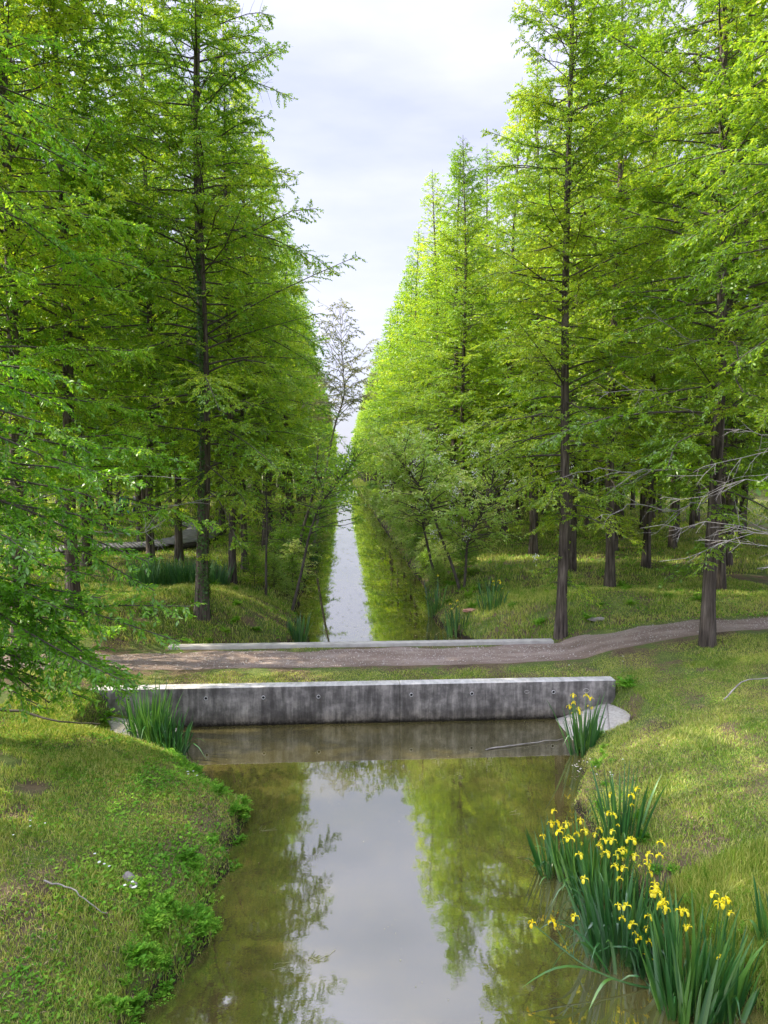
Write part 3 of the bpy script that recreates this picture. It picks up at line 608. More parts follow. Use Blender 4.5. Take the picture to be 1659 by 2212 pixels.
small_tree("locust_tree", 83, 3.35, 24.0, [(0, 0, -.2), (-.3, 0, 1.0), (-.55, .1, 2.2), (-.8, .2, 3.3), (-.9, .1, 4.8)], "thin locust sapling leaning to the water behind the two stemmed one", "tree", M_robinia, nb=60, Rc=1.9, leafL=.12, leafW=.055, clump=.3, wigk=1.8, twigs=False)
small_tree("sapling_tree", 84, -1.55, 20.6, [(0, 0, -.2), (.35, .1, 1.2), (.55, .2, 2.2), (.85, .3, 3.1), (1.5, .4, 3.9), (2.1, .4, 4.7)], "thin sapling on the left bank arching right over the canal", "tree", M_leaf, nb=64, Rc=1.7, r0=.04, twigs=False, clump=.2)
small_tree("sapling_tree", 85, -2.3, 20.9, [(0, 0, -.2), (.02, 0, 1.2), (.05, .1, 2.4), (.02, .1, 3.8)], "straight thin sapling between the front row trees and the left bank edge", "tree", M_leaf, nb=30, Rc=.9, r0=.035)
small_tree("sapling_tree", 86, -1.9, 27.5, [(0, 0, -.2), (.3, .1, 1.4), (.75, .2, 2.9), (.9, .3, 4.0), (1.0, .4, 5.2)], "crooked grey sapling leaning over the left edge of the far canal", "tree", M_leaf, nb=36, Rc=1.5, r0=.07)
small_tree("bare_tree", 87, -1.5, 36, [(0, 0, -.2), (.5, 0, 3.0), (1.0, .1, 5.6), (1.25, .1, 6.6), (1.7, .1, 7.8), (1.55, .1, 9.2), (1.45, 0, 11.9)], "slender half bare tree with reddish grey twigs standing against the sky gap", "tree", M_sparse, bark=M_pale_twig, nb=50, Rc=2.5, r0=.06, z0=.42, leaf_sp=.085, sec_sp=.19, leafL=.17, leafW=.07, clump=.12, prof=.22, sec_len=.5, low_sparse=0, e_lo=25, e_hi=60, droop=.3, wigk=2.2)

# ------------------------------------------------------------------ soft shrubs along the far canal shores
sh0 = []
for k in range(2):
    tr_, lb_, lf_ = gen_tree(110 + k, 1.5, .95, .05, 46, sec_sp=.09, leaf_sp=.05, leafL=.085, leafW=.035, r0=.014, prof=.35, droop=.3, e_lo=15, e_hi=70, trunk_sides=5, low_sparse=0, wigk=2)
    o = empty("shore_shrub"); tr_.build("stem", M_twig, o); lb_.build("branches", M_twig, o); lf_.build("foliage", (M_robinia, M_leaf)[k], o); sh0.append(o)
rq = np.random.RandomState(12); cnt = 0
for sgn, y0_, y1_, m in ((1, 23.5, 110, 40), (-1, 22, 110, 36)):
    for q in range(m):
        y = y0_ + (y1_ - y0_) * (q / m) ** 1.6 + rq.uniform(-.3, .3); off = rq.uniform(.25, 1.4) if q % 3 else rq.uniform(.1, .4)
        x = (np.interp(y, FRy, FRx) + off) if sgn > 0 else (np.interp(y, FLy, FLx) - off)
        if sgn > 0 and 20.8 < y < 22.2 and x > 3.3: continue
        o = sh0[cnt % 2] if cnt < 2 else copy_tree(sh0[q % 2]); cnt += 1
        sc = rq.uniform(.4, .8) * (1.2 if y > 26 else .9); o.location = (x, y, max(H1(x, y), 0) - .03); o.rotation_euler.z = rq.uniform(0, 6); o.scale = (sc * 1.15, sc * 1.15, sc)
        sd = "right" if sgn > 0 else "left"; zn = "just beyond the locust tree" if y < 28 else "half way up the visible canal" if y < 40 else "far up the canal"
        tag(o, "feathery shrub on the %s canal shore, %s" % (sd, zn), "shrub", "shrubs on the %s shore, %s" % (sd, zn))

# ------------------------------------------------------------------ boardwalk
M_board = noise_mat("weathered_planks", [(.3, (.13, .125, .12)), (.7, (.26, .25, .24))], scale=3, stretch=(1, 1, 1), rough=.9, bump=.3)
M_post = noise_mat("dark_timber", [(.3, (.03, .025, .02)), (.7, (.07, .06, .05))], scale=4, bump=.2)
bw = empty("boardwalk"); tag(bw, "grey plank boardwalk bending through the left wood on dark posts", "boardwalk")
ctr = np.array([(-24, 22.3), (-14.5, 26.0), (-7.6, 29.2), (-6.7, 31.4), (-7.0, 37), (-9, 41.5), (-14, 41), (-24, 38)], float)
g = Geo(); gp = Geo(); BZ = 1.28
for i in range(len(ctr) - 1):
    a, b = ctr[i], ctr[i + 1]; d = b - a; l = np.linalg.norm(d); d = d / l; nrm = np.array([-d[1], d[0]])
    m = int(l / .16)
    for j in range(m + 2):
        c = a + d * (j * .16); hw = .95
        q = [c + nrm * hw, c - nrm * hw, c - nrm * hw + d * .145, c + nrm * hw + d * .145]
        zt = BZ + random.uniform(-.004, .004) + i * .003
        v = [(*p, zt) for p in q] + [(*p, zt - .05) for p in q]
        g.add(v, [(0, 1, 2, 3), (4, 7, 6, 5), (0, 4, 5, 1), (1, 5, 6, 2), (2, 6, 7, 3), (3, 7, 4, 0)])
    for j in range(int(l / 1.6) + 1):
        for sgn in (-1, 1):
            c = a + d * (j * 1.6 + .1) + nrm * sgn * .8; hz = H1(c[0], c[1]); gp.box(c[0] - .06, c[0] + .06, c[1] - .06, c[1] + .06, min(hz, BZ) - .3, BZ - .055)
    for sgn in (-1, 1):
        q0 = a + nrm * sgn * .9; q1 = b + nrm * sgn * .9
        v = [(*(q0 + nrm * .04), BZ - .055 + 0), (*(q0 - nrm * .04), BZ - .055), (*(q1 - nrm * .04), BZ - .055), (*(q1 + nrm * .04), BZ - .055)]
        v += [(x, y, z - .22) for x, y, z in v]
        gp.add(v, [(0, 1, 2, 3), (4, 7, 6, 5), (0, 4, 5, 1), (1, 5, 6, 2), (2, 6, 7, 3), (3, 7, 4, 0)])
g.build("deck_planks", M_board, bw); gp.build("support_frame", M_post, bw)

# ------------------------------------------------------------------ people on the boardwalk, far away
def skinned(name, verts, edges, rad, mat, parent, root=0):
    me = bpy.data.meshes.new(name); me.from_pydata(verts, edges, []); o = bpy.data.objects.new(name, me); C.objects.link(o); o.parent = parent
    me.materials.append(mat); s = o.modifiers.new("skin", 'SKIN')
    for i, rr in enumerate(rad):
        me.skin_vertices[0].data[i].radius = rr if isinstance(rr, tuple) else (rr, rr); me.skin_vertices[0].data[i].use_root = (i == root)
    u = o.modifiers.new("sub", 'SUBSURF'); u.levels = 1; u.render_levels = 2; s.use_smooth_shade = True
    return o
def plain(name, c, rough=.7): return noise_mat(name, [(.3, tuple(x * .85 for x in c)), (.7, c)], scale=6, rough=rough, bump=0)
def person(x, y, rz, top, low, hairc, label):
    p = empty("person", (x, y, BZ), rz); tag(p, label, "person")
    sk = plain("skin_tone", (.55, .34, .25))
    v = [(0, 0, .95), (0, 0, 1.2), (0, 0, 1.42), (0, .01, 1.52), (0, .02, 1.62), (0, .0, 1.70),
         (.17, 0, 1.40), (.23, .02, 1.13), (.22, .12, .90), (.225, .15, .80), (-.17, 0, 1.40), (-.24, -.03, 1.13), (-.24, .04, .88), (-.24, .05, .78),
         (.10, 0, .88), (.11, .10, .48), (.11, .02, .08), (.11, .16, .04), (-.10, 0, .88), (-.11, -.06, .48), (-.11, -.20, .10), (-.11, -.06, .04)]
    e = [(0, 1), (1, 2), (2, 3), (3, 4), (4, 5), (2, 6), (6, 7), (7, 8), (8, 9), (2, 10), (10, 11), (11, 12), (12, 13), (0, 14), (14, 15), (15, 16), (16, 17), (0, 18), (18, 19), (19, 20), (20, 21)]
    rd = [.12, .11, .12, .05, .085, .075, .055, .04, .03, .035, .055, .04, .03, .035, .085, .055, .04, .03, .085, .055, .04, .03]
    skinned("body", v, e, rd, sk, p)
    ti = [0, 1, 2, 6, 7, 8, 10, 11, 12]; tm = {a: b for b, a in enumerate(ti)}
    skinned("jacket", [v[i] for i in ti], [(tm[a], tm[b]) for a, b in e if a in tm and b in tm], [rd[i] + .025 for i in ti], plain("jacket_cloth", top), p)
    ti = [0, 14, 15, 16, 18, 19, 20]; tm = {a: b for b, a in enumerate(ti)}
    skinned("trousers", [v[i] for i in ti], [(tm[a], tm[b]) for a, b in e if a in tm and b in tm], [rd[i] + .02 for i in ti], plain("trouser_cloth", low), p)
    skinned("hair", [(0, -.02, 1.58), (0, -.03, 1.70), (0, .0, 1.76)], [(0, 1), (1, 2)], [.075, .095, .06], plain("hair_colour", hairc), p)
    return p
def bag(x, y, z, label):
    v = [(0, 0, 0), (0, 0, .12), (0, 0, .24), (0, 0, .30)]
    b = empty("bag", (x, y, z)); tag(b, label, "bag")
    skinned("pouch", v, [(0, 1), (1, 2), (2, 3)], [(.10, .06), (.14, .08), (.10, .06), (.03, .02)], plain("blue_plastic", (.05, .35, .75), .4), b)
    g = Geo(); a = np.linspace(0, math.pi, 9); g.add(*tubes(np.stack([.06 * np.cos(a), 0 * a, .29 + .09 * np.sin(a)], -1)[None], np.full((1, 9), .008), 5)); g.build("handle", plain("blue_handle", (.04, .25, .6)), b)
person(-12.6, 41.1, .4, (.10, .38, .36), (.04, .05, .07), (.02, .015, .01), "distant person in a teal jacket on the boardwalk, seen between left trunks")
bag(-12.35, 41.0, BZ + .42, "bright blue bag held low by the person in teal")
person(-13.9, 40.9, -.5, (.35, .07, .04), (.03, .03, .04), (.10, .03, .015), "distant person in a rusty red top beside the one in teal")
person(-11.9, 41.0, 2.6, (.30, .32, .33), (.05, .06, .10), (.02, .015, .01), "distant person in a grey top walking on the boardwalk behind the sunlit trunk")
bag(-11.72, 40.75, BZ + .80, "small blue bag carried at waist height by the person in grey")

# ------------------------------------------------------------------ irises
def iris_parts(seed, nleaf, ht, rad, lean=(0, 0), wid=.026, flop=.25):
    r = np.random.RandomState(seed); nleaf = int(nleaf * 1.45); rad = rad * 1.1; n = nleaf; K = 8
    a = r.uniform(0, 6.28, n); q = np.sqrt(r.uniform(0, 1, n)) * rad
    b = np.stack([q * np.cos(a), q * np.sin(a), np.full(n, -.12)], -1)
    hl = ht * r.uniform(.55, 1.08, n)
    dirn = np.stack([np.cos(a), np.sin(a)], -1) * (.06 + .17 * (q / rad))[:, None] + r.normal(0, .07, (n, 2)) + np.array(lean)
    bend = np.where(r.uniform(0, 1, n) < flop, r.uniform(.35, 1.0, n), r.uniform(.0, .15, n))
    s = np.linspace(0, 1, K)[None, :, None]
    P = b[:, None] + np.concatenate([dirn[:, None] * hl[:, None, None] * (s + bend[:, None, None] * 1.3 * s ** 3), hl[:, None, None] * (s - bend[:, None, None] * .75 * s ** 4)], -1)
    fa = r.uniform(0, 3.14, n); sd = np.stack([np.cos(fa), np.sin(fa), 0 * fa], -1)[:, None]
    ww = wid * r.uniform(.7, 1.25, n)[:, None, None] * np.array([.75, 1, 1, 1, .95, .8, .5, .06])[None, :, None] * .5
    V = np.stack([P - sd * ww, P + np.cross(sd, np.array([0, 0, 1.])) * ww * .25, P + sd * ww], 2)   # slightly folded blade
    i = np.arange(n)[:, None, None] * K * 3; k = np.arange(K - 1)[None, :, None] * 3; j = np.arange(2)[None, None, :]
    F = np.stack([i + k + j, i + k + j + 1, i + k + 3 + j + 1, i + k + 3 + j], -1).reshape(-1, 4)
    return V.reshape(-1, 3), F
def flower(c, sz, rz, seed):
    r = np.random.RandomState(seed); g = Geo()
    for k in range(3):   # falls: broad, arching out and down
        a = rz + k * 2.094 + r.uniform(-.15, .15); d = np.array([math.cos(a), math.sin(a), 0]); sd = np.array([-math.sin(a), math.cos(a), 0])
        s = np.array([0, .3, .6, .85, 1.0]); out_ = sz * np.array([0, .45, .85, 1.0, .98]); zz = sz * np.array([0, .22, .12, -.30, -.70]); ww = sz * np.array([.08, .18, .42, .46, .16])
        v = []
        for o_, z_, w_ in zip(out_, zz, ww):
            p = c + d * o_ + np.array([0, 0, z_]); v += [p - sd * w_ * .8, p + np.array([0, 0, .06 * sz]), p + sd * w_ * .8]
        f = [(q * 3 + j, q * 3 + j + 1, q * 3 + j + 4, q * 3 + j + 3) for q in range(4) for j in range(2)]
        g.add(v, f)
    for k in range(3):   # standards and style arms: small, upright
        a = rz + 1.05 + k * 2.094; d = np.array([math.cos(a), math.sin(a), 0]); sd = np.array([-math.sin(a), math.cos(a), 0])
        v = []
        for o_, z_, w_ in zip((0, .18, .3, .34), (0, .3, .6, .8), (.05, .14, .13, .03)):
            p = c + d * o_ * sz + np.array([0, 0, z_ * sz]); v += [p - sd * w_ * sz, p + sd * w_ * sz]
        g.add(v, [(q * 2, q * 2 + 1, q * 2 + 3, q * 2 + 2) for q in range(3)])
    return g
def iris(name_lab, seed, x, y, nleaf, ht, rad, flowers=(), group="yellow irises along the water", z=None, lean=(0, 0), flop=.22, wid=.026, cat="iris"):
    zb = (max(H1(x, y), -.04) if z is None else z)
    root = empty("iris_plant", (x, y, zb)); tag(root, name_lab, cat, group)
    v, f = iris_parts(seed, nleaf, ht, rad, lean, wid, flop); mesh_np("leaves", v, f, M_iris, root)
    r = np.random.RandomState(seed + 900)
    for k, (fx, fy, fz) in enumerate(flowers):
        b = np.array([fx * .45, fy * .45, -.08]); tip = np.array([fx, fy, fz]); s = np.linspace(0, 1, 7)[:, None]
        P = b + (tip - b) * s + np.array([r.uniform(-.05, .05), r.uniform(-.05, .05), 0]) * np.sin(s * 3.14)
        g = Geo(); g.add(*tubes(P[None], np.linspace(.0065, .004, 7)[None], 5)); st = g.build("stem", M_iris, root)
        flower(tip, r.uniform(.034, .046), r.uniform(0, 2), k + seed).build("flower", M_petal, root)
        if r.uniform() < .5:
            t2_ = tip - np.array([r.uniform(-.03, .03), r.uniform(-.03, .03), r.uniform(.09, .16)]); flower(t2_ + np.array([.03, 0, 0]), r.uniform(.02, .034), r.uniform(0, 2), k + 50 + seed).build("flower", M_petal, root)
    return root
def fl(n, seed, rad, h0, h1, off=(0, 0)):
    r = np.random.RandomState(seed); return [(off[0] + r.uniform(-rad, rad), off[1] + r.uniform(-rad, rad) * .7, r.uniform(h0, h1)) for _ in range(n)]
iris("yellow iris clump before the pale slab at the wall's right end", 201, 3.72, 10.3, 62, .98, .17, fl(7, 1, .30, .62, .98), flop=.12)
iris("flowerless dark green iris clump before the left end of the dark wall", 202, -3.12, 11.12, 80, 1.08, .24, flop=.15)
iris("flowerless iris clump standing in the pool just right of the left slab", 203, -2.68, 10.72, 62, .80, .20, flop=.2)
iris("farthest yellow iris of the long bank row, its leaves drooping over the water", 204, 2.36, 7.3, 40, .7, .16, fl(5, 3, .25, .5, .68), lean=(-.05, 0), flop=.3)
iris("dense iris clump with many flowers, second in the long bank row", 205, 2.6, 7.08, 75, .78, .22, fl(13, 4, .34, .45, .78), lean=(-.06, 0), flop=.22)
iris("tall leafy iris with few blooms on the bank side behind the dense clump", 206, 3.15, 7.4, 42, 1.0, .16, fl(3, 5, .18, .5, .75), lean=(.05, .05), flop=.1)
iris("iris clump with a cloud of small blooms in the middle of the long row", 207, 2.62, 6.62, 70, .78, .2, fl(11, 6, .34, .55, .86), lean=(-.04, 0), flop=.2)
iris("large fan leaved iris clump leaning left, nearest the two bent stems", 208, 2.5, 5.95, 85, .95, .2, fl(9, 7, .32, .55, .92), lean=(-.03, .02), flop=.22, wid=.03)
iris("lone flowering iris on the bank edge above the fan leaved clump", 209, 2.95, 6.3, 26, .7, .12, fl(6, 8, .26, .55, .85), lean=(.03, 0))
iris("iris between the fan leaved clump and the bluish one, blooms low", 210, 2.7, 5.72, 30, .62, .12, fl(4, 9, .16, .35, .66))
iris("big bluish green iris clump in the water at lower right, blooms bunched on top", 211, 2.86, 5.33, 105, 1.0, .2, fl(5, 10, .10, .86, .95, (-.14, 0)) + fl(4, 11, .07, .92, 1.02, (.26, 0)) + [(.2, -.12, .55)], lean=(.0, 0), flop=.10, wid=.034)
iris("flowerless iris shoots right of the big bluish clump", 212, 3.13, 5.27, 34, .8, .14, flop=.1, wid=.03)
iris("flowerless iris leaves at the right edge of the picture on the grassy bank", 213, 3.75, 5.5, 36, .72, .15, flop=.15)
iris("upright iris with two blooms beside the far canal, by its right shore", 214, 2.72, 20.2, 34, 1.15, .16, [(.1, 0, 1.15)], flop=.03)
iris("iris tuft at the right shore just beyond the kerb wall, nearest the water", 215, 3.0, 18.0, 46, 1.0, .2, fl(2, 12, .2, .8, 1.0), flop=.05)
iris("low iris tuft on the slope just right of the shore tuft beyond the kerb wall", 216, 4.0, 18.2, 46, .75, .3, fl(3, 13, .3, .5, .8), flop=.1)
iris("iris tuft higher on the right slope below the locust tree", 217, 4.4, 20.2, 40, .7, .28, flop=.1)
iris("flowerless iris tuft at the left shore of the far canal beyond the kerb wall", 218, -1.15, 17.6, 60, .9, .2, flop=.05)
iris("far iris tuft on the left shore, halfway up the visible canal", 219, -1.35, 31.5, 30, .9, .2, flop=.05)
rr = np.random.RandomState(77)
pr = None
for k in range(16):
    x, y = -5.9 + (k % 8) * .33 + rr.uniform(-.1, .1), 20.2 + (k // 8) * .7 + rr.uniform(-.2, .2)
    if pr is None:
        pr = o = iris("tall rushes in a dense dark green patch in the left wood", 230, x, y, 60, .95, .25, flop=.05, group="rushes of the left wood patch", cat="rushes", wid=.02); o.name = "rush_tuft"
    else: o = copy_tree(pr); o.location = (x, y, H1(x, y)); o.rotation_euler.z = rr.uniform(0, 6); o.scale = (1, 1, rr.uniform(.85, 1.1))

iris("flowerless iris leaves between the two clumps by the left concrete slab", 231, -2.93, 10.95, 60, 1.0, .2, flop=.2)
# two bent iris stems lying over the water
def bent(label, pts, flws, leaves):
    root = empty("bent_iris_stem", (0, 0, 0)); tag(root, label, "iris stem")
    P = np.array(pts, float); q = np.linspace(0, len(P) - 1, 16); P = np.stack([np.interp(q, np.arange(len(P)), P[:, i]) for i in range(3)], -1)
    for _ in range(3): P[1:-1] = (P[:-2] + 2 * P[1:-1] + P[2:]) / 4
    g = Geo(); g.add(*tubes(P[None], np.linspace(.010, .005, 16)[None], 6)); g.build("stem", M_iris, root, smooth=True)
    for k, c in enumerate(flws):
        b = P[-4]; s = np.linspace(0, 1, 5)[:, None]; g = Geo(); g.add(*tubes((b + (np.array(c) - b) * s)[None], np.full((1, 5), .004), 5)); g.build("stem", M_iris, root)
        flower(np.array(c, float), .04, k, k).build("flower", M_petal, root)
    for (a, b) in leaves:
        a = np.array(a, float); b = np.array(b, float); s = np.linspace(0, 1, 8)[:, None]; PP = a + (b - a) * s + np.array([0, 0, .12]) * np.sin(s * 3.14)
        sd = unit(np.cross(b - a, np.array([0, 0, 1.]))); ww = .014 * np.array([.6, 1, 1, 1, .9, .7, .5, .05])[:, None]
        V = np.stack([PP - sd * ww, PP + sd * ww], 1).reshape(-1, 3); g = Geo(); g.add(V, [(i * 2, i * 2 + 1, i * 2 + 3, i * 2 + 2) for i in range(7)]); g.build("leaf", M_iris, root)
bent("fallen iris stem stretching left over the brown water, carrying small yellow blooms", [(2.75, 5.55, -.03), (2.4, 5.55, .06), (2.1, 5.62, .16), (1.85, 5.75, .30)], [(1.68, 5.85, .42), (1.85, 5.8, .46), (2.05, 5.8, .50)], [((2.2, 5.6, .12), (1.5, 5.5, .10)), ((2.35, 5.55, .08), (2.0, 5.3, .02)), ((2.3, 5.6, .1), (1.9, 5.95, .35))])

# ------------------------------------------------------------------ leafy weeds on the shore
def weed(seed, n_st, size, ferny):
    r = np.random.RandomState(seed); g = Geo(); sg = Geo()
    for k in range(n_st):
        a = r.uniform(0, 6.28); l = size * r.uniform(.5, 1.0); el = r.uniform(.35, 1.2); d = np.array([math.cos(a) * math.cos(el), math.sin(a) * math.cos(el), math.sin(el)])
        s = np.linspace(0, 1, 7)[:, None]; P = d * l * s - np.array([0, 0, .45]) * l * s ** 2 * math.cos(el); sg.add(*tubes(P[None], np.linspace(.003, .001, 7)[None], 3))
        m = 16 if ferny else 9; q = np.linspace(.2, 1, m); bp_ = d * l * q[:, None] - np.array([0, 0, .45]) * l * (q ** 2)[:, None] * math.cos(el)
        sd = np.where(np.arange(m) % 2 == 0, 1., -1.)[:, None]; lat = unit(np.cross(d, np.array([0, 0, 1.])))[None] * sd
        dd = unit(lat + d * .6 + r.normal(0, .2, (m, 3))); nn = unit(np.array([0, 0, 1.]) + r.normal(0, .3, (m, 3)))
        ll = size * (.34 if ferny else .30) * (1.1 - q * .7) * r.uniform(.7, 1.2, m)
        g.add(*leaf_quads(bp_, dd, nn, ll, ll * (.34 if ferny else .55)))
    return sg, g
def weed_root(seed, n, size, ferny, label, group, x, y):
    o = empty("weed_plant", (x, y, H1(x, y))); tag(o, label, "weed", group); sg, g = weed(seed, n, size, ferny); sg.build("stems", M_weed, o); g.build("leaves", M_weed, o); return o
wa = weed_root(301, 26, .26, True, "ferny green weed on the left pool edge", "ferny weeds on the left shore", -1.72, 6.15)
wb = weed_root(302, 22, .24, False, "broad leaved green weed on the left pool edge", "broad leaved weeds on the left shore", -1.95, 6.5)
for k in range(84):
    src = (wa, wb)[k % 2]; o = copy_tree(src); y = 5.0 + rr.uniform(0, 5.6); x = np.interp(y, PLy, PLx) + .07 - abs(rr.normal(0, .10)) - (.0 if k % 3 else .25)
    o.location = (x, y, H1(x, y) - .01); o.rotation_euler.z = rr.uniform(0, 6); s_ = rr.uniform(.4, .85); o.scale = (s_, s_, s_)
    zone = "at the bottom left of the pool" if y < 6 else "between the stones and the bulge" if y < 7.6 else "on the bulge of the left bank" if y < 9 else "beyond the bulge"
    kd = ("ferny", "broad leaved")[k % 2]; o["label"] = kd + " green weed on the left pool edge " + zone; o["group"] = kd + " weeds " + zone
for k in range(34):
    src = (wa, wb)[k % 2]; o = copy_tree(src); y = rr.uniform(5.2, 11); x = np.interp(y, PLy, PRx) + .1 + abs(rr.normal(0, .25)); s_ = rr.uniform(.4, .75)
    o.location = (x, y, H1(x, y) - .01); o.rotation_euler.z = rr.uniform(0, 6); o.scale = (s_, s_, s_)
    o["label"] = ("ferny" if k % 2 == 0 else "broad leaved") + " low weed on the right shore among the irises"; o["group"] = ("ferny" if k % 2 == 0 else "broad leaved") + " weeds on the right shore"
for k in range(40):
    src = wb if k % 2 else wa; o = copy_tree(src); 
    if k < 14: x, y = rr.uniform(-5, -2), rr.uniform(14.9, 20)
    elif k < 30: x, y = rr.uniform(4.2, 9), rr.uniform(15.6, 20)
    else: x, y = rr.uniform(2.9, 4.4), rr.uniform(18.5, 26)
    s_ = rr.uniform(.8, 1.5); o.location = (x, y, H1(x, y) - .01); o.rotation_euler.z = rr.uniform(0, 6); o.scale = (s_, s_, s_)
    sd = "left" if x < 0 else "right"; o["label"] = "bushy weed in the grass of the %s bank beyond the gravel path" % sd; o["group"] = "weeds beyond the path, %s bank" % sd
for (x, y, lab) in ((5.0, 11.75, "rounded leafy weed bush against the right end of the dark wall"), (-3.95, 11.5, "dark nettle like weed bush below the left end of the dark wall")):
    o = copy_tree(wb); s_ = 1.5; o.location = (x, y, H1(x, y)); o.scale = (s_, s_, s_); o["label"] = lab
    if "group" in o: del o["group"]

# ------------------------------------------------------------------ grass (stuff)
def in_view(x, y, m=1.12):
    a = x * math.cos(R(3.47)) - y * math.sin(R(3.47)); b = x * math.sin(R(3.47)) + y * math.cos(R(3.47))
    return (np.abs(a) < b * .553 * m + .4) & (b > 4.6)
def scatter(n, x0, x1, y0, y1, seed, thin=.0, pathclear=.0):
    r = np.random.RandomState(seed); x = r.uniform(x0, x1, n); y = r.uniform(y0, y1, n)
    s = shore(x, y); s = np.where((y > 11.8) & (y < 15.1), 1, s); k = (s > -.02) & in_view(x, y) & (path_d(x, y) > r.exponential(.06, n) - .09)
    k &= ~((y > 11.84) & (y < 12.15) & (x > -4.34) & (x < 4.88)); k &= ~((y > 14.84) & (y < 15.05) & (x > -3.74) & (x < 4.68))
    k &= ~((x > 3.65) & (x < 4.75) & (y > 10.55) & (y < 11.86) & (r.uniform(0, 1, n) > .03)); k &= ~((x < -2.7) & (x > -3.7) & (y > 10.8) & (y < 11.86) & (r.uniform(0, 1, n) > .10))
    d = vnoise(x, y, 1.4, 31) + .6 * vnoise(x, y, 4, 32) + r.uniform(-.35, .35, n)
    k &= d > -.62 + thin
    return x[k], y[k], r
def blades(x, y, r, hmin, hmax, wd, lean=.5):
    n = len(x); z = height(x, y) - .01; a = r.uniform(0, 6.28, n); tall_ = np.clip(.75 + .5 * vnoise(x, y, .8, 33) + .35 * vnoise(x, y, 3, 34), .3, 1.6)
    nearpath = np.clip(path_d(x, y) / .5, .35, 1); deckf = np.where((y > 12) & (y < 15) & (x > -5) & (x < 6), .85, 1.)
    h = r.uniform(hmin, hmax, n) * tall_ * nearpath * deckf; ln = r.uniform(.1, 1, n) * lean * h; b = r.uniform(0, 6.28, n)
    P = np.stack([x, y, z], -1); sd = np.stack([np.cos(a), np.sin(a), 0 * a], -1) * (wd * r.uniform(.6, 1.3, n))[:, None] * .5
    tip = P + np.stack([np.cos(b) * ln, np.sin(b) * ln, h], -1); md = P + np.stack([np.cos(b) * ln * .35, np.sin(b) * ln * .35, h * .6], -1)
    V = np.stack([P - sd, P + sd, md + sd * .8, tip, md - sd * .8], 1).reshape(-1, 3); i = np.arange(n)[:, None] * 5
    return V, np.concatenate([i + np.array([[0, 1, 2, 4]])]), np.concatenate([i + np.array([[4, 2, 3]])])
gg = Geo()
for (n, box, hh, wd, thin, sd_, ln) in ((230000, (-5.2, -1.1, 4.5, 12), (.03, .10), .008, .10, 41, .8), (230000, (2.9, 8.0, 4.5, 12.4), (.025, .075), .008, .14, 42, .9),
                                    (30000, (3.2, 4.6, 4.5, 6.6), (.06, .16), .007, -1, 49, .6),
                                    (150000, (-8.5, 10, 11.9, 15), (.025, .07), .011, .05, 43, .8), (110000, (-10, 12, 15, 21), (.06, .16), .014, -.1, 44, .8),
                                    (130000, (-18, 22, 21, 38), (.07, .20), .02, -.2, 45, .6), (60000, (-30, 36, 38, 70), (.1, .3), .05, -.3, 46, .5), (26000, (-7, 9, 66, 190), (.15, .5), .10, -1, 47, .5)):
    x, y, r = scatter(n, *box, sd_, thin); V, f4, f3 = blades(x, y, r, *hh, wd, ln); gg.v.append(V); gg.f4.append(f4 + gg.n); gg.f3.append(f3 + gg.n); gg.n += len(V)
tag(gg.build("grass", M_grass), "short mown green and straw coloured grass covering both banks", "grass", kind="stuff")
# dry litter: bits of straw, needles and dead blades lying flat
gl_ = Geo()
for (n, box, l0, l1, sd_) in ((12000, (-5.2, -1.2, 4.5, 12), .03, .08, 61), (24000, (3.0, 8.0, 4.5, 12.4), .03, .08, 62), (30000, (-8.5, 10, 11.9, 15), .03, .08, 63), (30000, (-10, 12, 15, 24), .05, .14, 64)):
    x, y, r = scatter(n, *box, sd_, -1); n = len(x); kk = vnoise(x, y, 1.7, 91) + r.uniform(-.5, .5, n) > .0; x, y = x[kk], y[kk]; n = len(x)
    a = r.uniform(0, 6.28, n); d = unit(np.stack([np.cos(a), np.sin(a), r.uniform(-.05, .3, n)], -1)); l = r.uniform(l0, l1, n)
    gl_.add(*leaf_quads(np.stack([x, y, height(x, y) + r.uniform(.005, .03, n)], -1), d, np.tile([0, 0, 1.], (n, 1)), l, l * .10))
M_straw = leaf_mat("dry_straw", (.16, .11, .06), (.30, .22, .12), (.50, .40, .24), trans=.15, tboost=(1, 1, 1))
tag(gl_.build("dry_litter", M_straw), "dry straw and fallen needles lying in the lawns", "leaf litter", kind="stuff")
# low broad leaved ground cover
gw = Geo()
print("COUNT leaves", [len(a[2].v[0])//4 for a in near+mid+farp])
for (n, box, l0, l1, thin, sd_) in ((52000, (-5.2, -1.2, 4.5, 12), .018, .05, .1, 51), (34000, (3.0, 8.0, 4.5, 12.4), .014, .036, .25, 52), (9000, (-2.6, -1.1, 4.6, 10.8), .03, .07, -1, 53), (40000, (-10, 12, 15, 24), .04, .1, .2, 54), (16000, (-14, 20, 24, 45), .08, .2, .1, 55)):
    x, y, r = scatter(n, *box, sd_, thin); n = len(x); kk = vnoise(x, y, 2.2, 60 + sd_) + r.uniform(-.5, .5, n) > -.1; x, y = x[kk], y[kk]; n = len(x)
    z = height(x, y) + r.uniform(0, .025, n); a = r.uniform(0, 6.28, n); d = unit(np.stack([np.cos(a), np.sin(a), r.uniform(-.05, .9, n)], -1)); nn = unit(np.stack([r.normal(0, .4, n), r.normal(0, .4, n), np.ones(n)], -1))
    l = r.uniform(l0, l1, n); gw.add(*leaf_quads(np.stack([x, y, z], -1), d, nn, l, l * r.uniform(.3, .6, n)))
tag(gw.build("ground_cover", M_weed), "small leafy weeds and clover mixed into the grass", "ground cover", kind="stuff")
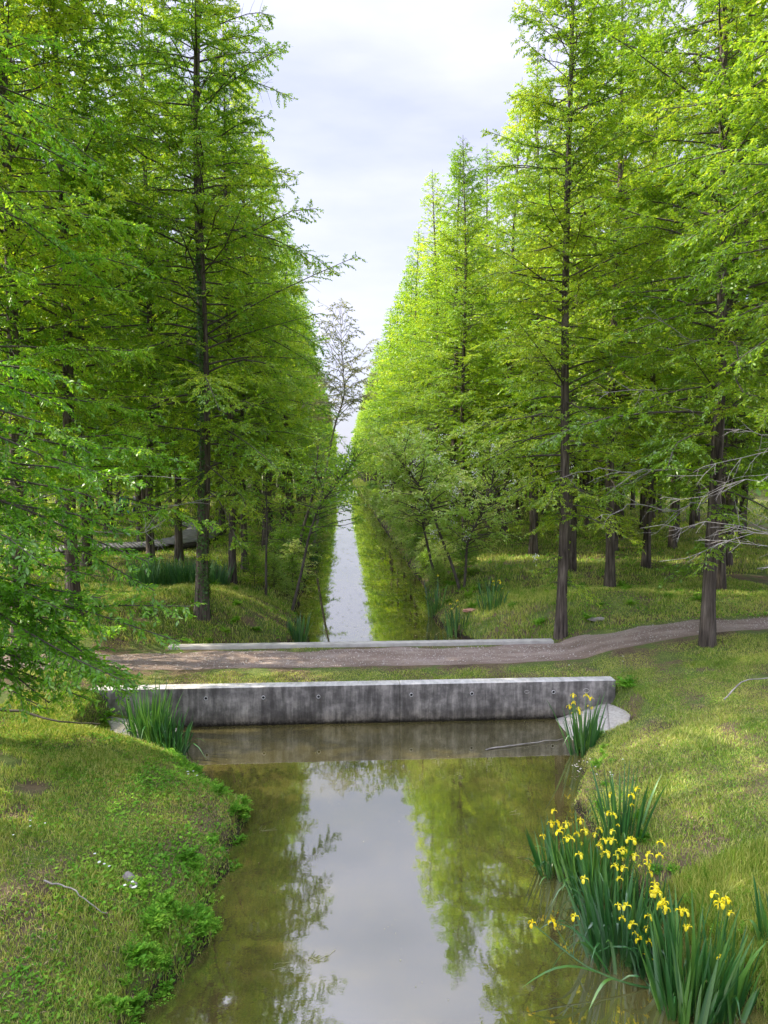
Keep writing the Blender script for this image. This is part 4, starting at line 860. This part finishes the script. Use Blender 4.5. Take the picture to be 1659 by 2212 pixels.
# fallen leaves and needles afloat
r = np.random.RandomState(99); fl_ = Geo()
for n, y0_, y1_, l0, l1 in ((1500, 17, 30, .02, .07), (900, 30, 62, .05, .16), (420, 4.6, 11.8, .008, .022)):
    x = r.uniform(-2.5, 4, n); y = r.uniform(y0_, y1_, n); k = shore(x, y) < -.1; x, y = x[k], y[k]
    if y1_ < 12: k = vnoise(x, y, 1.2, 71) > 0; x, y = x[k], y[k]
    n = len(x); a = r.uniform(0, 6.28, n); l = r.uniform(l0, l1, n)
    fl_.add(*leaf_quads(np.stack([x, y, np.full(n, .006)], -1), np.stack([np.cos(a), np.sin(a), 0 * a], -1), np.tile([0, 0, 1.], (n, 1)), l, l * .5))
fl_.v = [np.c_[v[:, :2], np.full(len(v), .006)] for v in fl_.v]
tag(fl_.build("floating_leaves", M_sparse), "tiny fallen leaves and needles scattered on the water", "fallen leaves", kind="stuff")
# far wood mass seen between the trunks
gf = Geo(); r = np.random.RandomState(66); n = 46000
for sgn in (-1, 1):
    x = sgn * r.uniform(14, 60, n // 2) ; y = r.uniform(62, 120, n // 2); z = r.uniform(1, 1, n // 2) * 0 + 1.2 + 17 * r.uniform(0, 1, n // 2) ** 1.1
    d = unit(r.normal(0, 1, (n // 2, 3))); gf.add(*leaf_quads(np.stack([x, y, z], -1), d, unit(r.normal(0, 1, (n // 2, 3))), np.full(n // 2, .9), np.full(n // 2, .55)))
x = r.uniform(-26, 30, 9000); y = r.uniform(206, 226, 9000); z = .2 + 15 * r.uniform(0, 1, 9000) ** 1.3
k = (np.abs(x - .9) > 2.5) | (z < 8); x, y, z = x[k], y[k], z[k]
gf.add(*leaf_quads(np.stack([x, y, z], -1), unit(r.normal(0, 1, (len(x), 3))), unit(r.normal(0, 1, (len(x), 3))), np.full(len(x), 1.1), np.full(len(x), .7)))
tag(gf.build("far_wood", M_leaf_sunlit), "far green woodland mass filling the gaps between the trunks", "woodland", kind="stuff")

# ------------------------------------------------------------------ sticks, stones, small finds
def stick(pts, r0, label, mat=M_dead, cat="stick"):
    P = np.array(pts, float); q = np.linspace(0, len(P) - 1, 14); P = np.stack([np.interp(q, np.arange(len(P)), P[:, i]) for i in range(3)], -1)
    rq = np.random.RandomState(int(abs(pts[0][0] * 100))); P += rq.normal(0, .006, P.shape)
    g = Geo(); g.add(*tubes(P[None], (r0 * np.linspace(1, .35, 14))[None], 6)); o = g.build("fallen_stick", mat, smooth=True); return tag(o, label, cat)
def gz(x, y, d=.03): return (x, y, max(H1(x, y), 0) + d)
stick([gz(-2.72, 6.25, .06), gz(-2.45, 6.2, .07), gz(-2.1, 6.05, .05)], .009, "pale bare stick lying on the near left bank")
stick([gz(-5.2, 10.2, .1), gz(-4.6, 10.15, .14), gz(-4.1, 10.0, .10), gz(-3.55, 10.2, .12)], .022, "long dark fallen bough across the sunlit streak of the left lawn", M_twig, "bough")
stick([(2.25, 10.6, .01), (2.9, 10.75, .02), (3.6, 10.9, .03)], .012, "thin straw coloured stick floating near the right end of the dark wall")
stick([gz(5.9, 10.2, .03), gz(6.3, 10.4, .25), gz(6.9, 10.2, .32), gz(7.3, 10.4, .2)], .012, "curved pale branch arching over the grass at the right edge")
for k in (0, 1, 5, 6, 7, 8):
    x, y = ((-.55, 6.0), (-.2, 6.1), (-.9, 5.5), (.3, 5.4), (-.5, 5.1), (2.1, 7.6), (2.3, 8.6), (-1.0, 8.4), (1.9, 6.5))[k]
    g = Geo()
    for q in range(5):
        a = rr.uniform(-.5, .5) + (0 if q % 2 else .9); c = np.array([x + rr.uniform(-.1, .1), y + rr.uniform(-.05, .05), .004]); d = np.array([math.cos(a), math.sin(a), .02]) * rr.uniform(.03, .10); s = np.linspace(-1, 1, 6)[:, None]
        g.add(*tubes((c + d * s + rr.normal(0, .005, (6, 3)) * np.array([1, 1, .3]))[None], np.full((1, 6), .0016), 3))
    tag(g.build("floating_twigs", M_sparse), ["tangle of thin twigs afloat off the left bank weeds", "loose twigs afloat right of the left bank tangle", "twigs afloat by the left root", "few twigs afloat near the bottom of the pool", "twigs afloat at the bottom left of the pool", "twigs afloat left of the dense iris clump", "twigs afloat left of the farthest bank iris", "twigs afloat at the bulge of the left bank", "twigs afloat left of the fan leaved iris"][k], "twigs")
def rock(name, x, y, sx, sy, sz, mat, label, seed=0, dz=0):
    import bmesh
    bm = bmesh.new(); bmesh.ops.create_icosphere(bm, subdivisions=4, radius=1); r_ = np.random.RandomState(seed); ph = r_.uniform(0, 6, 9)
    for v in bm.verts:
        c = v.co; f = 1 + .14 * math.sin(c.x * 3 + ph[0]) * math.sin(c.y * 3 + ph[1]) + .07 * math.sin(c.z * 7 + ph[2] + c.x * 4) + .04 * math.sin(c.x * 13 + ph[3]) * math.sin(c.y * 12)
        v.co = Vector((c.x * sx * f, c.y * sy * f, c.z * sz * f))
    me = bpy.data.meshes.new(name); bm.to_mesh(me); bm.free(); me.materials.append(mat); me.polygons.foreach_set("use_smooth", [True] * len(me.polygons))
    o = bpy.data.objects.new(name, me); C.objects.link(o); o.location = (x, y, H1(x, y) + dz); return tag(o, label, "stone")
M_rock = noise_mat("pale_stone", [(.3, (.18, .16, .145)), (.7, (.36, .32, .30))], scale=9, bump=.6, rough=.9)
rock("flat_stone", 5.95, 15.75, .20, .11, .05, M_rock, "flat pale stone in the grass behind the gravel path on the right", 1, .03)
rock("weathered_stone", -2.08, 6.62, .06, .045, .05, M_rock, "small rough greyish pink stone among weeds on the near left bank", 2, .03)
rock("weathered_stone", -2.0, 6.5, .04, .04, .035, M_rock, "smaller rough stone just below the greyish pink one", 3, .02)
rock("brick_fragment", 3.5, 18.6, .2, .09, .06, noise_mat("brick_red", [(.3, (.35, .17, .12)), (.7, (.5, .28, .2))], scale=10), "reddish stone block lying on the right shore beyond the kerb wall", 5, .04)
# loose gravel on the path
r = np.random.RandomState(31); n = 5200; x = r.uniform(-8, 12, n); y = np.interp(x, PXs, PYc) + r.uniform(-.62, .62, n); k = path_d(x, y) < .04; x, y = x[k], y[k]; n = len(x)
z = height(x, y) + .021; q = r.uniform(.006, .020, n)[:, None]; P = np.stack([x, y, z], -1); a = r.uniform(0, 6.28, n)
e1 = np.stack([np.cos(a), np.sin(a), 0 * a], -1) * q; e2 = np.stack([-np.sin(a), np.cos(a), 0 * a], -1) * q * .8; up_ = np.array([0, 0, 1.]) * q * .8
V = np.stack([P - e1, P - e2, P + e1, P + e2, P + up_ + e1 * .2, P + up_ * .8 - e1 * .4], 1).reshape(-1, 3); i = np.arange(n)[:, None] * 6
F3 = np.concatenate([i + np.array([t_]) for t_ in ((0, 1, 5), (1, 4, 5), (1, 2, 4), (2, 3, 4), (3, 5, 4), (3, 0, 5))])
g = Geo(); g.v.append(V); g.f3.append(F3); g.n = len(V)
tag(g.build("path_gravel", noise_mat("gravel_grit", [(.35, (.20, .17, .15)), (.5, (.36, .31, .28)), (.65, (.55, .51, .47))], scale=30, bump=0)), "loose grit and small stones scattered on the brown path", "gravel", kind="stuff")
# plastic cup
g = Geo(); S = 20; a = np.arange(S) * 2 * np.pi / S; v = []
for rr_, zz in ((.024, 0), (.036, .09), (.038, .092), (.034, .088), (.022, .004)): v += [(rr_ * math.cos(q), rr_ * math.sin(q), zz) for q in a]
f = [(k * S + i, k * S + (i + 1) % S, (k + 1) * S + (i + 1) % S, (k + 1) * S + i) for k in range(4) for i in range(S)]; g.add(v, f); g.add([(v[i][0], v[i][1], .002) for i in range(S)] + [(0, 0, .002)], [(i, (i + 1) % S, S) for i in range(S)])
o = g.build("paper_cup", plain("white_paper", (.75, .76, .78)), smooth=True); o.location = gz(-3.95, 10.85, .05); o.rotation_euler = (.3, .2, 0); tag(o, "white paper cup dropped in the weeds below the left end of the dark wall", "cup")
# small wild flowers, each patch a few blossoms on stems
def wildflowers(x, y, n, rad, mat, label, size=.014, st=.14, seed=0):
    r = np.random.RandomState(seed); root = empty("wildflower_patch", (x, y, H1(x, y))); tag(root, label, "wildflowers"); sg = Geo(); g = Geo()
    for k in range(n):
        bx, by = r.normal(0, rad, 2); h = st * r.uniform(.6, 1.2); z0_ = H1(x + bx, y + by) - H1(x, y); P = np.array([(bx, by, z0_ - .01), (bx + .01, by, z0_ + h * .5), (bx + .015, by - .01, z0_ + h)])
        sg.add(*tubes(P[None], np.full((1, 3), .0015), 3)); c = P[-1]
        for q in range(7):
            a = q * .9; dd = np.array([[math.cos(a), math.sin(a), .25]]); g.add(*leaf_quads(c[None], unit(dd), np.array([[0, 0, 1.]]), [size], [size * .7]))
    sg.build("stems", M_weed, root); g.build("blossoms", mat, root)
wildflowers(-2.35, 6.68, 5, .04, M_white, "cluster of small white daisies in the left lawn near the stone", .016, .12, 1)
wildflowers(-1.98, 6.42, 5, .035, M_white, "white daisies beside the small stones on the left bank", .018, .12, 2)
wildflowers(-2.0, 8.9, 4, .05, M_white, "two or three white daisies by the brown tuft near the bank bulge", .015, .12, 3)
wildflowers(-3.2, 7.0, 4, .12, M_white, "scattered tiny white flowers in the middle of the left lawn", .012, .1, 4)
wildflowers(-3.5, 10.95, 16, .13, M_violet, "pale violet flowers creeping over the left concrete slab", .014, .12, 5)
wildflowers(3.42, 9.65, 14, .09, M_white, "frothy white flowers at the water edge below the iris by the wall", .014, .2, 6)
wildflowers(3.35, 8.5, 7, .12, M_white, "small white flowers on the right bank edge above the long iris row", .014, .3, 7)
wildflowers(4.15, 12.35, 1, .01, M_white, "single white bloom on a stalk behind the dark wall", .016, .35, 8)
wildflowers(5.05, 12.1, 2, .04, M_white, "stalk with a seed head just right of the dark wall end", .018, .5, 9)
wildflowers(4.4, 5.9, 4, .12, M_white, "tiny white flowers in tall grass at the lower right edge", .014, .3, 10)
for k, (x, y) in enumerate(((-5.1, 15.9), (-4.4, 15.6), (-6.9, 16.4))):
    wildflowers(x, y, 26, .35, leaf_mat("pink_petal", (.6, .25, .25), (.75, .4, .38), (.8, .55, .5), trans=.3, tboost=(1, 1, 1)), ["pink flowers in the sun behind the left path, middle patch", "pink flowers in the sun behind the left path, right patch", "pink flowers in the sun behind the left path, left patch"][k], .02, .15, 20 + k)
